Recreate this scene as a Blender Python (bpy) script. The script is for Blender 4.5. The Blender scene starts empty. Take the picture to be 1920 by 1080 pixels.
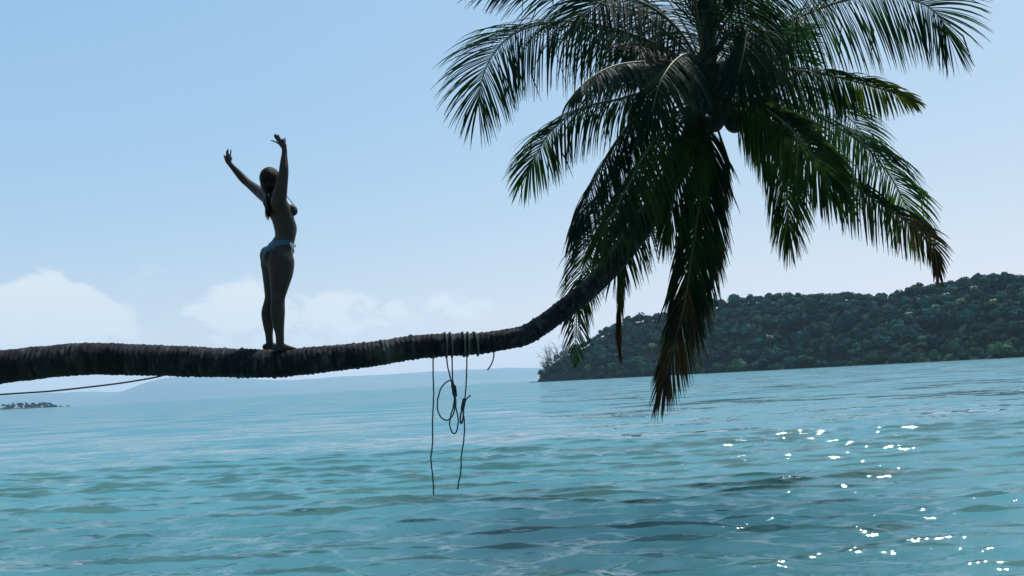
import bpy, bmesh, math, random
import numpy as np
from mathutils import Vector, Matrix, noise as mnoise

random.seed(11)
RNG = np.random.default_rng(11)
SC = bpy.context.scene
COL = SC.collection
R = math.radians

# ------------------------------------------------------------------ camera
FPX = 1500.0                       # focal length in pixels of a 1920 wide frame
PITCH, ROLL = R(6.68), R(3.09)
CAM = Vector((0.0, 0.0, 0.95))
cam_d = bpy.data.cameras.new('camera')
cam_d.sensor_width = 36.0
cam_d.lens = FPX / 1920 * 36.0
cam_d.clip_start = 0.05
cam_d.clip_end = 20000
cam = bpy.data.objects.new('camera', cam_d)
COL.objects.link(cam)
FWD = Vector((0, math.cos(PITCH), math.sin(PITCH)))
R0 = Vector((1, 0, 0))
U0 = Vector((0, -math.sin(PITCH), math.cos(PITCH)))
CR = R0 * math.cos(ROLL) - U0 * math.sin(ROLL)
CU = U0 * math.cos(ROLL) + R0 * math.sin(ROLL)
M = Matrix((CR, CU, -FWD)).transposed().to_4x4()
M.translation = CAM
cam.matrix_world = M
SC.camera = cam


def ray(px, py):
    return FWD + CR * ((px - 960) / FPX) + CU * ((540 - py) / FPX)


def P(px, py, Y):
    """survey point: sighted bearing of the photo and its distance Y in metres along the ground"""
    d = ray(px, py)
    return CAM + d * (Y / d.y)


# ------------------------------------------------------------------ sun, sky, exposure
SUN_EL, SUN_AZ = R(61), R(39)      # azimuth measured from +Y towards +X
sun_d = bpy.data.lights.new('sun', 'SUN')
sun_d.energy = 4.4
sun_d.angle = R(0.53)
sun_d.color = (1.0, 0.985, 0.95)
sun = bpy.data.objects.new('sun', sun_d)
COL.objects.link(sun)
sdir = Vector((math.sin(SUN_AZ) * math.cos(SUN_EL), math.cos(SUN_AZ) * math.cos(SUN_EL), math.sin(SUN_EL)))
sun.rotation_euler = sdir.to_track_quat('Z', 'Y').to_euler()
sun.location = (6, 8, 12)

world = bpy.data.worlds.new('World')
SC.world = world
world.use_nodes = True
SKY_STRENGTH = 0.10
SC.view_settings.view_transform = 'Standard'
SC.view_settings.look = 'None'
SC.view_settings.gamma = 1.0
SC.view_settings.exposure = 0.0
SC.view_settings.use_curve_mapping = False


class NT:
    """small helper round a node tree"""
    def __init__(self, tree):
        self.t = tree
        tree.nodes.clear()

    def n(self, kind, **kw):
        nd = self.t.nodes.new(kind)
        for k, v in kw.items():
            setattr(nd, k, v)
        return nd

    def link(self, a, b):
        self.t.links.new(a, b)

    def math(self, op, a, b=None, c=None, clamp=False):
        nd = self.n('ShaderNodeMath', operation=op, use_clamp=clamp)
        for i, v in enumerate((a, b, c)):
            if v is None:
                continue
            if isinstance(v, (int, float)):
                nd.inputs[i].default_value = v
            else:
                self.link(v, nd.inputs[i])
        return nd.outputs[0]

    def mix(self, fac, a, b, blend='MIX'):
        nd = self.n('ShaderNodeMix', data_type='RGBA', blend_type=blend)
        for i, v in ((0, fac), (6, a), (7, b)):
            if isinstance(v, (int, float)):
                nd.inputs[i].default_value = v
            elif isinstance(v, (tuple, list)):
                nd.inputs[i].default_value = (*v, 1.0)[:4]
            else:
                self.link(v, nd.inputs[i])
        return nd.outputs[2]

    def ramp(self, fac, stops):
        nd = self.n('ShaderNodeValToRGB')
        cr = nd.color_ramp
        while len(cr.elements) < len(stops):
            cr.elements.new(0.5)
        for e, (p, c) in zip(cr.elements, stops):
            e.position = p
            e.color = (*c, 1.0)[:4] if isinstance(c, (tuple, list)) else (c, c, c, 1)
        self.link(fac, nd.inputs[0])
        return nd.outputs[0]

    def noise(self, vec, scale, detail=4, rough=0.55, dist=0.0):
        nd = self.n('ShaderNodeTexNoise')
        nd.inputs['Scale'].default_value = scale
        nd.inputs['Detail'].default_value = detail
        nd.inputs['Roughness'].default_value = rough
        nd.inputs['Distortion'].default_value = dist
        if vec is not None:
            self.link(vec, nd.inputs['Vector'])
        return nd.outputs[0]


def build_world():
    g = NT(world.node_tree)
    sky = g.n('ShaderNodeTexSky', sky_type='NISHITA')
    sky.sun_disc = False
    sky.sun_elevation = SUN_EL
    sky.sun_rotation = SUN_AZ
    sky.altitude = 0
    sky.air_density = 1.0
    sky.dust_density = 0.6
    sky.ozone_density = 2.5
    # bright humid air flattens the sky's range: one response curve per channel over the whole dome
    sc = g.n('ShaderNodeSeparateColor')
    g.link(sky.outputs[0], sc.inputs[0])
    cc = g.n('ShaderNodeCombineColor')
    for i, (gam, amp, tint) in enumerate(((0.82, 1.62, 0.94), (0.42, 0.99, 1.0), (0.13, 0.895, 1.06))):
        v = g.math('POWER', g.math('MULTIPLY', sc.outputs[i], 0.085 * tint), gam)
        g.link(g.math('MULTIPLY', v, amp / SKY_STRENGTH), cc.inputs[i])
    col = cc.outputs[0]
    tc = g.n('ShaderNodeTexCoord')
    sep = g.n('ShaderNodeSeparateXYZ')
    g.link(tc.outputs['Generated'], sep.inputs[0])
    az = g.math('MULTIPLY', g.math('ARCTAN2', sep.outputs[0], sep.outputs[1]), 180 / math.pi)
    el = g.math('MULTIPLY', g.math('ARCSINE', sep.outputs[2]), 180 / math.pi)
    comb = g.n('ShaderNodeCombineXYZ')
    g.link(az, comb.inputs[0])
    g.link(g.math('MULTIPLY', el, 1.5), comb.inputs[1])
    n1 = g.noise(comb.outputs[0], 0.35, 6, 0.58, 0.4)
    n2 = g.noise(comb.outputs[0], 0.09, 3, 0.5)
    # cumulus puffs low over the sea: bearing, elevation, half width, half height (degrees), density
    puffs = [(-29.5, 6.3, 3.6, 2.3, 0.95), (-33.5, 5.6, 3.6, 1.8, 0.8), (-28.0, 4.3, 3.0, 1.8, 0.45), (-35.0, 4.2, 5.0, 2.2, 0.4),
             (-24.2, 9.0, 1.8, 0.9, 0.22), (-21.0, 6.2, 2.6, 1.5, 0.5), (-18.5, 6.2, 2.2, 1.7, 0.65), (-14.5, 5.6, 3.6, 1.8, 0.5),
             (-8.0, 5.6, 4.2, 1.7, 0.5), (-2.5, 5.4, 2.8, 1.2, 0.42), (-17.0, 3.6, 7.0, 1.7, 0.35), (-45.0, 6.0, 4.0, 2.3, 0.8)]
    rr = random.Random(5)
    a = 55.0
    while a < 305:
        puffs.append((a if a < 180 else a - 360, rr.uniform(4.5, 7), rr.uniform(2.5, 4.5), rr.uniform(1.4, 2.4), rr.uniform(0.4, 0.9)))
        a += rr.uniform(9, 16)
    tot = None
    for (a0, e0, ra, re, w) in puffs:
        u = g.math('MULTIPLY', g.math('SUBTRACT', az, a0), 1 / ra)
        v = g.math('MULTIPLY', g.math('SUBTRACT', el, e0), 1 / re)
        d2 = g.math('ADD', g.math('MULTIPLY', u, u), g.math('MULTIPLY', v, v))
        f = g.math('MULTIPLY', g.math('EXPONENT', g.math('MULTIPLY', d2, -0.9)), w)
        tot = f if tot is None else g.math('ADD', tot, f)
    nz = g.math('ADD', g.math('MULTIPLY', g.math('SUBTRACT', n1, 0.5), 2.5), g.math('MULTIPLY', g.math('SUBTRACT', n2, 0.5), 0.5))
    shape = g.math('ADD', tot, g.math('MULTIPLY', nz, g.math('MINIMUM', g.math('MULTIPLY', tot, 1.6), 1.0)))
    mask = g.n('ShaderNodeMapRange', interpolation_type='SMOOTHSTEP')
    mask.inputs['From Min'].default_value = 0.32
    mask.inputs['From Max'].default_value = 0.68
    g.link(shape, mask.inputs['Value'])
    cl = g.math('MULTIPLY', mask.outputs[0], 0.85)
    cloudcol = g.mix(1.0, (8.2, 8.7, 9.2), (1, 1, 1), 'MULTIPLY')
    final = g.mix(cl, col, cloudcol)
    bg = g.n('ShaderNodeBackground')
    g.link(final, bg.inputs[0])
    bg.inputs[1].default_value = SKY_STRENGTH
    out = g.n('ShaderNodeOutputWorld')
    g.link(bg.outputs[0], out.inputs[0])


build_world()
try:
    SC.cycles.use_denoising = True
    SC.cycles.denoiser = 'OPENIMAGEDENOISE'
    SC.cycles.max_bounces = 5
    SC.cycles.transparent_max_bounces = 8
    SC.cycles.volume_bounces = 1
    SC.cycles.caustics_reflective = False
    SC.cycles.caustics_refractive = False
    SC.cycles.sample_clamp_indirect = 4.0
except Exception:
    pass


# ------------------------------------------------------------------ helpers
def tag(o, label=None, cat=None, group=None, kind=None):
    if label: o['label'] = label
    if cat: o['category'] = cat
    if group: o['group'] = group
    if kind: o['kind'] = kind
    return o


def empty(name, loc):
    o = bpy.data.objects.new(name, None)
    o.empty_display_size = 0.1
    COL.objects.link(o)
    o.location = loc
    return o


def mesh_obj(name, verts, faces, mat=None, parent=None, smooth=True):
    me = bpy.data.meshes.new(name)
    if isinstance(verts, np.ndarray):
        verts = verts.tolist()
    me.from_pydata(verts, [], faces)
    me.update()
    if smooth:
        me.polygons.foreach_set('use_smooth', [True] * len(me.polygons))
    o = bpy.data.objects.new(name, me)
    COL.objects.link(o)
    if mat: me.materials.append(mat)
    if parent is not None:
        o.parent = parent
        o.matrix_parent_inverse = Matrix.Translation(parent_world(parent)).inverted()
    return o


def parent_world(p):
    v = Vector(p.location)
    if p.parent is not None and p.type == 'EMPTY':
        v = v + parent_world(p.parent)
    # meshes here are modelled in world coordinates with their origin at zero
    if p.type == 'MESH':
        return Vector((0, 0, 0))
    return v


def catmull(pts, n):
    """n samples on a Catmull-Rom curve through pts (np array k x d), even in length"""
    pts = np.asarray(pts, float)
    ext = np.vstack([2 * pts[0] - pts[1], pts, 2 * pts[-1] - pts[-2]])
    out = []
    for i in range(1, len(ext) - 2):
        p0, p1, p2, p3 = ext[i - 1:i + 3]
        for t in np.linspace(0, 1, 24, endpoint=False):
            out.append(0.5 * ((2 * p1) + (-p0 + p2) * t + (2 * p0 - 5 * p1 + 4 * p2 - p3) * t * t + (-p0 + 3 * p1 - 3 * p2 + p3) * t ** 3))
    out.append(ext[-2])
    out = np.array(out)
    s = np.concatenate([[0], np.cumsum(np.linalg.norm(np.diff(out[:, :3], axis=0), axis=1))])
    q = np.linspace(0, s[-1], n)
    return np.stack([np.interp(q, s, out[:, k]) for k in range(out.shape[1])], 1), s[-1]


def unit(v):
    return v / max(1e-9, np.linalg.norm(v))


def frames(pts):
    T = np.gradient(pts, axis=0)
    T /= np.linalg.norm(T, axis=1)[:, None] + 1e-12
    a = np.array([0, 0, 1.0]) if abs(T[0][2]) < 0.9 else np.array([1.0, 0, 0])
    N = [unit(a - T[0] * a.dot(T[0]))]
    for i in range(1, len(pts)):
        N.append(unit(N[-1] - T[i] * N[-1].dot(T[i])))
    N = np.array(N)
    return T, N, np.cross(T, N)


def tube_geo(pts, rad, k=8, cap=True, base=0):
    pts = np.asarray(pts, float)
    n = len(pts)
    rad = np.broadcast_to(np.asarray(rad, float), (n,))
    T, N, B = frames(pts)
    an = np.linspace(0, 2 * math.pi, k, endpoint=False)
    v = pts[:, None, :] + rad[:, None, None] * (np.cos(an)[None, :, None] * N[:, None, :] + np.sin(an)[None, :, None] * B[:, None, :])
    verts = v.reshape(-1, 3).tolist()
    faces = []
    for i in range(n - 1):
        for j in range(k):
            a, b = i * k + j, i * k + (j + 1) % k
            faces.append((base + a, base + b, base + b + k, base + a + k))
    if cap:
        faces.append(tuple(base + j for j in range(k))[::-1])
        faces.append(tuple(base + (n - 1) * k + j for j in range(k)))
    return verts, faces


class MB:
    def __init__(self):
        self.v, self.f = [], []

    def tube(self, pts, rad, k=8):
        v, f = tube_geo(pts, rad, k, True, len(self.v))
        self.v += v
        self.f += f
        return self

    def add(self, v, f):
        b = len(self.v)
        self.v += [tuple(x) for x in v]
        self.f += [tuple(b + i for i in q) for q in f]
        return self

    def blob(self, c, ax, k=16, m=10):
        """ellipsoid: ax = three semi-axis vectors"""
        c = np.asarray(c, float)
        A = np.asarray(ax, float)
        b = len(self.v)
        self.v.append(tuple(c + A[2]))
        for i in range(1, m):
            th = math.pi * i / m
            for j in range(k):
                ph = 2 * math.pi * j / k
                self.v.append(tuple(c + A[0] * math.sin(th) * math.cos(ph) + A[1] * math.sin(th) * math.sin(ph) + A[2] * math.cos(th)))
        self.v.append(tuple(c - A[2]))
        last = len(self.v) - 1
        for j in range(k):
            self.f.append((b, b + 1 + j, b + 1 + (j + 1) % k))
            o = b + 1 + (m - 2) * k
            self.f.append((last, o + (j + 1) % k, o + j))
        for i in range(m - 2):
            for j in range(k):
                a0, a1 = b + 1 + i * k + j, b + 1 + i * k + (j + 1) % k
                self.f.append((a0, a0 + k, a1 + k, a1))
        return self

    def loft(self, secs, k=24):
        """closed stack of ellipses: (centre, axis vector a, axis vector b)"""
        b = len(self.v)
        for c, a, d in secs:
            c, a, d = np.asarray(c, float), np.asarray(a, float), np.asarray(d, float)
            for j in range(k):
                t = 2 * math.pi * j / k
                self.v.append(tuple(c + a * math.cos(t) + d * math.sin(t)))
        n = len(secs)
        for i in range(n - 1):
            for j in range(k):
                p, q = b + i * k + j, b + i * k + (j + 1) % k
                self.f.append((p, q, q + k, p + k))
        self.f.append(tuple(b + j for j in range(k))[::-1])
        self.f.append(tuple(b + (n - 1) * k + j for j in range(k)))
        return self

    def build(self, name, mat=None, parent=None, smooth=True):
        return mesh_obj(name, self.v, self.f, mat, parent, smooth)


def principled(name, base=(0.5, 0.5, 0.5), rough=0.6, spec=0.5):
    m = bpy.data.materials.new(name)
    m.use_nodes = True
    g = NT(m.node_tree)
    b = g.n('ShaderNodeBsdfPrincipled')
    o = g.n('ShaderNodeOutputMaterial')
    g.link(b.outputs[0], o.inputs[0])
    b.inputs['Base Color'].default_value = (*base, 1)
    b.inputs['Roughness'].default_value = rough
    b.inputs['Specular IOR Level'].default_value = spec
    return m, g, b, o


def noisy(name, c1, c2, scale, rough=0.7, spec=0.3, bump=0.0, bscale=None, coord='Object'):
    m, g, b, o = principled(name, c1, rough, spec)
    tc = g.n('ShaderNodeTexCoord')
    f = g.noise(tc.outputs[coord], scale, 5, 0.6)
    g.link(g.ramp(f, [(0.35, c1), (0.68, c2)]), b.inputs['Base Color'])
    if bump:
        bn = g.n('ShaderNodeBump')
        bn.inputs['Strength'].default_value = bump
        bn.inputs['Distance'].default_value = 0.02
        g.link(g.noise(tc.outputs[coord], bscale or scale * 4, 6, 0.65), bn.inputs['Height'])
        g.link(bn.outputs[0], b.inputs['Normal'])
    return m


def leaf_mat(name, c1, c2, trans, rough=0.45, scale=3.0, tint=False):
    m = bpy.data.materials.new(name)
    m.use_nodes = True
    g = NT(m.node_tree)
    b = g.n('ShaderNodeBsdfPrincipled')
    tr = g.n('ShaderNodeBsdfTranslucent')
    mx = g.n('ShaderNodeMixShader')
    o = g.n('ShaderNodeOutputMaterial')
    tc = g.n('ShaderNodeTexCoord')
    f = g.noise(tc.outputs['Object'], scale, 4, 0.6)
    c = g.ramp(f, [(0.35, c1), (0.7, c2)])
    if tint:
        at = g.n('ShaderNodeAttribute', attribute_name='tint')
        c = g.mix(1.0, c, at.outputs[0], 'MULTIPLY')
    g.link(c, b.inputs['Base Color'])
    b.inputs['Roughness'].default_value = rough
    b.inputs['Specular IOR Level'].default_value = 0.08
    g.link(g.mix(1.0, c, (1.2, 1.65, 0.8), 'MULTIPLY'), tr.inputs[0])
    mx.inputs[0].default_value = trans
    g.link(b.outputs[0], mx.inputs[1])
    g.link(tr.outputs[0], mx.inputs[2])
    g.link(mx.outputs[0], o.inputs[0])
    return m


# ------------------------------------------------------------------ sea
def water_material():
    """reflecting surface over a body of milky turquoise water (a scattering volume) and a sandy bottom"""
    m = bpy.data.materials.new('sea_water')
    m.use_nodes = True
    g = NT(m.node_tree)
    o = g.n('ShaderNodeOutputMaterial')
    fr = g.n('ShaderNodeFresnel')
    fr.inputs['IOR'].default_value = 1.38
    gl = g.n('ShaderNodeBsdfGlossy')
    gl.inputs['Roughness'].default_value = 0.035
    tr = g.n('ShaderNodeBsdfTransparent')
    mx = g.n('ShaderNodeMixShader')
    g.link(fr.outputs[0], mx.inputs[0])
    g.link(tr.outputs[0], mx.inputs[1])
    g.link(gl.outputs[0], mx.inputs[2])
    g.link(mx.outputs[0], o.inputs['Surface'])
    pv = g.n('ShaderNodeVolumePrincipled')
    pv.inputs['Color'].default_value = (0.30, 0.75, 0.88, 1)
    pv.inputs['Density'].default_value = 0.45
    pv.inputs['Anisotropy'].default_value = 0.0
    g.link(pv.outputs[0], o.inputs['Volume'])
    geo = g.n('ShaderNodeNewGeometry')
    pos = geo.outputs['Position']
    sep = g.n('ShaderNodeSeparateXYZ')
    g.link(pos, sep.inputs[0])
    # ripples finer than the mesh near by; farther out, where the mesh is coarse, the chop itself
    def slopes(scale, stretch, rot, detail, rough):
        mp = g.n('ShaderNodeMapping')
        mp.inputs['Scale'].default_value = (stretch, 1.0, 1.0)
        mp.inputs['Rotation'].default_value = (0, 0, R(rot))
        g.link(pos, mp.inputs['Vector'])
        nd = g.n('ShaderNodeTexNoise')
        nd.inputs['Scale'].default_value = scale
        nd.inputs['Detail'].default_value = detail
        nd.inputs['Roughness'].default_value = rough
        nd.inputs['Distortion'].default_value = 0.25
        g.link(mp.outputs[0], nd.inputs['Vector'])
        sb = g.n('ShaderNodeVectorMath', operation='SUBTRACT')
        g.link(nd.outputs['Color'], sb.inputs[0])
        sb.inputs[1].default_value = (0.5, 0.5, 0.5)
        return sb.outputs[0]

    def scaled(v, fac, vec):
        a = g.n('ShaderNodeVectorMath', operation='MULTIPLY')
        g.link(v, a.inputs[0])
        a.inputs[1].default_value = vec
        c = g.n('ShaderNodeVectorMath', operation='SCALE')
        g.link(a.outputs[0], c.inputs[0])
        if isinstance(fac, (int, float)):
            c.inputs['Scale'].default_value = fac
        else:
            g.link(fac, c.inputs['Scale'])
        return c.outputs[0]

    def vadd(a, c):
        nd = g.n('ShaderNodeVectorMath', operation='ADD')
        g.link(a, nd.inputs[0])
        g.link(c, nd.inputs[1])
        return nd.outputs[0]
    fade = g.n('ShaderNodeMapRange', interpolation_type='SMOOTHSTEP')
    fade.inputs['From Min'].default_value = 5.0
    fade.inputs['From Max'].default_value = 34.0
    fade.inputs['To Min'].default_value = 0.2
    fade.inputs['To Max'].default_value = 1.0
    g.link(sep.outputs[1], fade.inputs['Value'])
    nrm = vadd(geo.outputs['Normal'], scaled(slopes(0.8, 0.33, 5, 6, 0.62), fade.outputs[0], (0.9, 2.0, 0.0)))
    nrm = vadd(nrm, scaled(slopes(9.0, 0.40, -8, 4, 0.6), 0.60, (0.5, 1.0, 0.0)))
    nrm = vadd(nrm, scaled(slopes(30.0, 0.45, 12, 3, 0.6), 0.55, (0.6, 1.0, 0.0)))
    lean = g.n('ShaderNodeCombineXYZ')          # waves running in are steeper on the shoreward side
    g.link(g.math('MULTIPLY', fade.outputs[0], -0.15), lean.inputs[1])
    nrm = vadd(nrm, lean.outputs[0])
    nn = g.n('ShaderNodeVectorMath', operation='NORMALIZE')
    g.link(nrm, nn.inputs[0])
    g.link(nn.outputs[0], gl.inputs['Normal'])
    g.link(nn.outputs[0], fr.inputs['Normal'])
    return m


def build_sea():
    ys = [-40, -25, -15, -9, -5, -2.5, -1, 0, 0.8, 1.4, 1.8, 2.1, 2.4]
    y = 2.4
    while y < 9000:
        y += max(0.018, 0.0030 * y if y < 12 else y * y / 1500.0)
        ys.append(y)
    ys = np.array(ys)
    nc = 460
    s = np.linspace(-1, 1, nc)
    s = np.sign(s) * (0.55 * np.abs(s) + 0.45 * np.abs(s) ** 3)
    W = np.clip(ys, 3, None) * 1.1 + 4
    W[ys < 2.4] = 42
    W[:13] = np.linspace(60, 8, 13)
    X = s[None, :] * W[:, None]
    Y = np.repeat(ys[:, None], nc, 1)
    dy = np.gradient(ys)[:, None]
    dx = np.gradient(X, axis=1)
    Z = np.zeros_like(X)
    DX = np.zeros_like(X)
    DY = np.zeros_like(X)
    rg = np.random.default_rng(3)
    for i in range(90):
        lam = 0.12 * (3.2 / 0.12) ** (i / 89.0)
        k = 2 * math.pi / lam
        th = R(-95) + rg.normal(0, 0.27)         # run in towards the beach
        kx, ky = k * math.cos(th), k * math.sin(th)
        slope = 0.072 if lam < 0.38 else 0.072 * (0.38 / lam) ** 1.25
        amp = slope / k * rg.uniform(0.6, 1.3)
        ph = rg.uniform(0, 6.28)
        # groups: waves come in patches
        gx, gy, gp = rg.normal(0, 0.35), rg.normal(0, 0.5), rg.uniform(0, 6.28)
        env = 0.75 + 0.6 * np.sin(gx * X + gy * Y + gp)
        spacing = np.maximum(dy * abs(math.sin(th)), np.abs(dx) * abs(math.cos(th)))
        att = np.clip((lam / np.maximum(spacing, 1e-6) - 2.5) / 3.0, 0, 1)
        a = amp * env * att
        ph_ = kx * X + ky * Y + ph
        Z += a * np.cos(ph_)
        DX -= a * math.cos(th) * np.sin(ph_) * 0.8
        DY -= a * math.sin(th) * np.sin(ph_) * 0.8
    X2, Y2 = X + DX, Y + DY
    V = np.stack([X2, Y2, Z], 2).reshape(-1, 3)
    nr = len(ys)
    idx = np.arange(nr * nc).reshape(nr, nc)
    F = np.stack([idx[:-1, :-1], idx[:-1, 1:], idx[1:, 1:], idx[1:, :-1]], 2).reshape(-1, 4)
    me = bpy.data.meshes.new('sea')
    me.vertices.add(len(V))
    me.vertices.foreach_set('co', V.ravel())
    me.loops.add(F.size)
    me.loops.foreach_set('vertex_index', F.ravel())
    me.polygons.add(len(F))
    me.polygons.foreach_set('loop_start', np.arange(0, F.size, 4))
    me.polygons.foreach_set('loop_total', np.full(len(F), 4))
    me.polygons.foreach_set('use_smooth', np.ones(len(F), bool))
    me.update(calc_edges=True)
    o = bpy.data.objects.new('sea', me)
    COL.objects.link(o)
    me.materials.append(water_material())
    tag(o, 'choppy turquoise sea under the leaning palm', kind='structure')


build_sea()


# ------------------------------------------------------------------ beach the palm is rooted on, behind and beside the viewer
def shore_y(x):
    t = np.clip((-3.2 - x) / 4.0, 0, 1)
    t = t * t * (3 - 2 * t)
    return -4.0 + 12.2 * t - 0.05 * np.clip(x, 0, 60)


def beach_z(x, y):
    d = shore_y(x) - y
    return np.clip(np.where(d > -6, d * 0.13, -0.78 + (d + 6) * 0.05), -4.5, 1.6)


def sand_material():
    m, g, b, o = principled('wet_sand', (0.3, 0.25, 0.17), 0.85, 0.2)
    tc = g.n('ShaderNodeTexCoord')
    sp = g.n('ShaderNodeSeparateXYZ')
    g.link(tc.outputs['Object'], sp.inputs[0])
    dry = g.ramp(g.noise(tc.outputs['Object'], 2.0, 5, 0.6), [(0.35, (0.22, 0.17, 0.11)), (0.68, (0.34, 0.28, 0.19))])
    weed = g.ramp(g.noise(tc.outputs['Object'], 0.9, 5, 0.6), [(0.38, (0.05, 0.13, 0.09)), (0.62, (0.13, 0.24, 0.17))])
    under = g.n('ShaderNodeMapRange')
    under.inputs['From Min'].default_value = -0.05
    under.inputs['From Max'].default_value = -0.30
    g.link(sp.outputs[2], under.inputs['Value'])
    g.link(g.mix(under.outputs[0], dry, weed), b.inputs['Base Color'])
    return m


def build_beach():
    xs = np.concatenate([[-11000, -3000, -800, -250, -110], np.linspace(-60, -12, 20), np.linspace(-11, 12, 70), np.linspace(13, 60, 20), [110, 250, 800, 3000, 11000]])
    ys = np.concatenate([np.linspace(-60, -14, 20), np.linspace(-13, 14, 80), np.linspace(16, 90, 25), [140, 300, 900, 3000, 9200]])
    X, Y = np.meshgrid(xs, ys)
    Z = beach_z(X, Y)
    rg = np.random.default_rng(8)
    Z = Z + np.where(Z > 0.05, rg.normal(0, 0.02, Z.shape), 0)
    nc = len(xs)
    idx = np.arange(X.size).reshape(X.shape)
    F = np.stack([idx[:-1, :-1], idx[:-1, 1:], idx[1:, 1:], idx[1:, :-1]], 2).reshape(-1, 4)
    o = mesh_obj('beach', np.stack([X, Y, Z], 2).reshape(-1, 3), F.tolist(),
                 sand_material())
    tag(o, 'sandy beach the leaning palm grows from', kind='structure')


build_beach()


# ------------------------------------------------------------------ foliage crowns
LEAF_FAR = leaf_mat('forest_leaf', (0.004, 0.032, 0.032), (0.020, 0.092, 0.082), 0.10, 0.8, 0.25, tint=True)
BARK_FAR = noisy('forest_bark', (0.10, 0.075, 0.05), (0.19, 0.15, 0.11), 4.0, 0.9, 0.1)


def crown_arrays(rg, lobes=9, per=70, leaf=0.13, flat=0.8, ragged=1.0):
    """unit crown (radius about 1): clumps of leaf faces over uneven lobes"""
    V, F = [], []
    cs = []
    for i in range(lobes):
        d = rg.normal(0, 1, 3)
        d /= np.linalg.norm(d)
        r = rg.uniform(0.25, 0.68) * ragged
        c = d * r * np.array([1, 1, flat])
        cs.append((c, rg.uniform(0.30, 0.52)))
    cs.append((np.zeros(3), 0.6))
    for c, r in cs:
        n = int(per * (r / 0.42) ** 2)
        for _ in range(n):
            d = rg.normal(0, 1, 3)
            d /= np.linalg.norm(d)
            if d[2] < -0.5 and rg.random() < 0.5:
                d[2] = -d[2]
            p = c + d * r * np.array([1, 1, 0.85]) * rg.uniform(0.82, 1.12)
            nrm = unit(d + rg.normal(0, 0.38, 3))
            t = unit(np.cross(nrm, rg.normal(0, 1, 3)))
            b = np.cross(nrm, t)
            s = leaf * rg.uniform(0.6, 1.35)
            k = len(V)
            V += [p - t * s - b * s * 0.6, p + t * s * 0.9 - b * s * 0.5, p + t * s * 0.55 + b * s * 0.75, p - t * s * 0.7 + b * s * 0.5]
            F.append((k, k + 1, k + 2, k + 3))
    return np.array(V), np.array(F)


def core_arrays(rg):
    bm = bmesh.new()
    bmesh.ops.create_icosphere(bm, subdivisions=2, radius=0.62)
    V = np.array([v.co[:] for v in bm.verts])
    V *= (1 + rg.normal(0, 0.10, (len(V), 1)))
    V[:, 2] *= 0.8
    F = [tuple(v.index for v in f.verts) for f in bm.faces]
    bm.free()
    return V, F


def add_tint(me, vals):
    at = me.color_attributes.new('tint', 'FLOAT_COLOR', 'POINT')
    at.data.foreach_set('color', np.asarray(vals, np.float32).ravel())


CROWNS = [crown_arrays(np.random.default_rng(100 + i), lobes=7 + i % 5, per=46, leaf=0.115 + 0.02 * (i % 3), flat=0.6 + 0.09 * (i % 5)) for i in range(10)]
CORES = [core_arrays(np.random.default_rng(300 + i)) for i in range(4)]


def forest_mass(name, spots, mat, tints):
    """one joined wood; spots rows: x, y, z of crown centre, radius, height factor, rotation"""
    Vs, Q, T3, TI = [], [], [], []
    base = 0
    for n, (x, y, z, r, h, a) in enumerate(spots):
        cV, cF = CROWNS[n % len(CROWNS)]
        kV, kF = CORES[n % len(CORES)]
        ca, sa = math.cos(a), math.sin(a)
        Rm = np.array([[ca, -sa, 0], [sa, ca, 0], [0, 0, 1]])
        for (V, F, quad) in ((cV, cF, True), (kV, np.array(kF), False)):
            W = (V @ Rm.T) * np.array([r, r, r * h]) + np.array([x, y, z])
            Vs.append(W)
            (Q if quad else T3).append(F + base)
            TI.append(np.repeat(np.array([[*tints[n], 1.0]]), len(W), 0))
            base += len(W)
    V = np.vstack(Vs)
    faces = np.vstack(Q).tolist() + np.vstack(T3).tolist()
    o = mesh_obj(name, V, faces, mat, None, False)
    add_tint(o.data, np.vstack(TI))
    return o


# ------------------------------------------------------------------ wooded island across the bay
HZ = lambda px: 716 - 0.054 * (px - 960)          # the sea horizon
SHORE = np.array([(985, 470), (1000, 450), (1080, 415), (1200, 380), (1400, 335), (1600, 300), (1920, 250), (2300, 205), (2700, 175)], float)
SKYL = np.array([(985, 713), (1000, 703), (1012, 684), (1035, 664), (1080, 646), (1130, 617), (1165, 600), (1190, 592), (1240, 588), (1290, 578), (1335, 566),
                 (1400, 556), (1450, 553), (1500, 551), (1560, 553), (1590, 547), (1620, 553), (1680, 551), (1715, 545), (1745, 535), (1780, 529),
                 (1820, 521), (1870, 514), (1920, 517), (2100, 500), (2400, 500), (2700, 560)], float)


def shore_dist(px): return np.interp(px, SHORE[:, 0], SHORE[:, 1])


def depth_band(px): return np.interp(px, [985, 1050, 1150, 1300, 2000], [4, 16, 42, 60, 70])


def ridge_h(px):
    """height of the tree tops at the ridge, metres"""
    Y = shore_dist(px) + depth_band(px)
    return (HZ(px) - np.interp(px, SKYL[:, 0], SKYL[:, 1])) / FPX * Y + 0.95


def island_xy(px, off):
    Y = shore_dist(px) + off
    return (px - 960) / FPX * Y * 1.0, Y


def island_ground(px, off):
    d = depth_band(px)
    u = np.clip(off / d, 0, 1)
    top = np.maximum(0.3, ridge_h(px) - 3.8)
    return 0.25 + (top - 0.25) * (0.30 * u + 0.70 * np.sin(u * math.pi / 2) ** 1.3)


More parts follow.
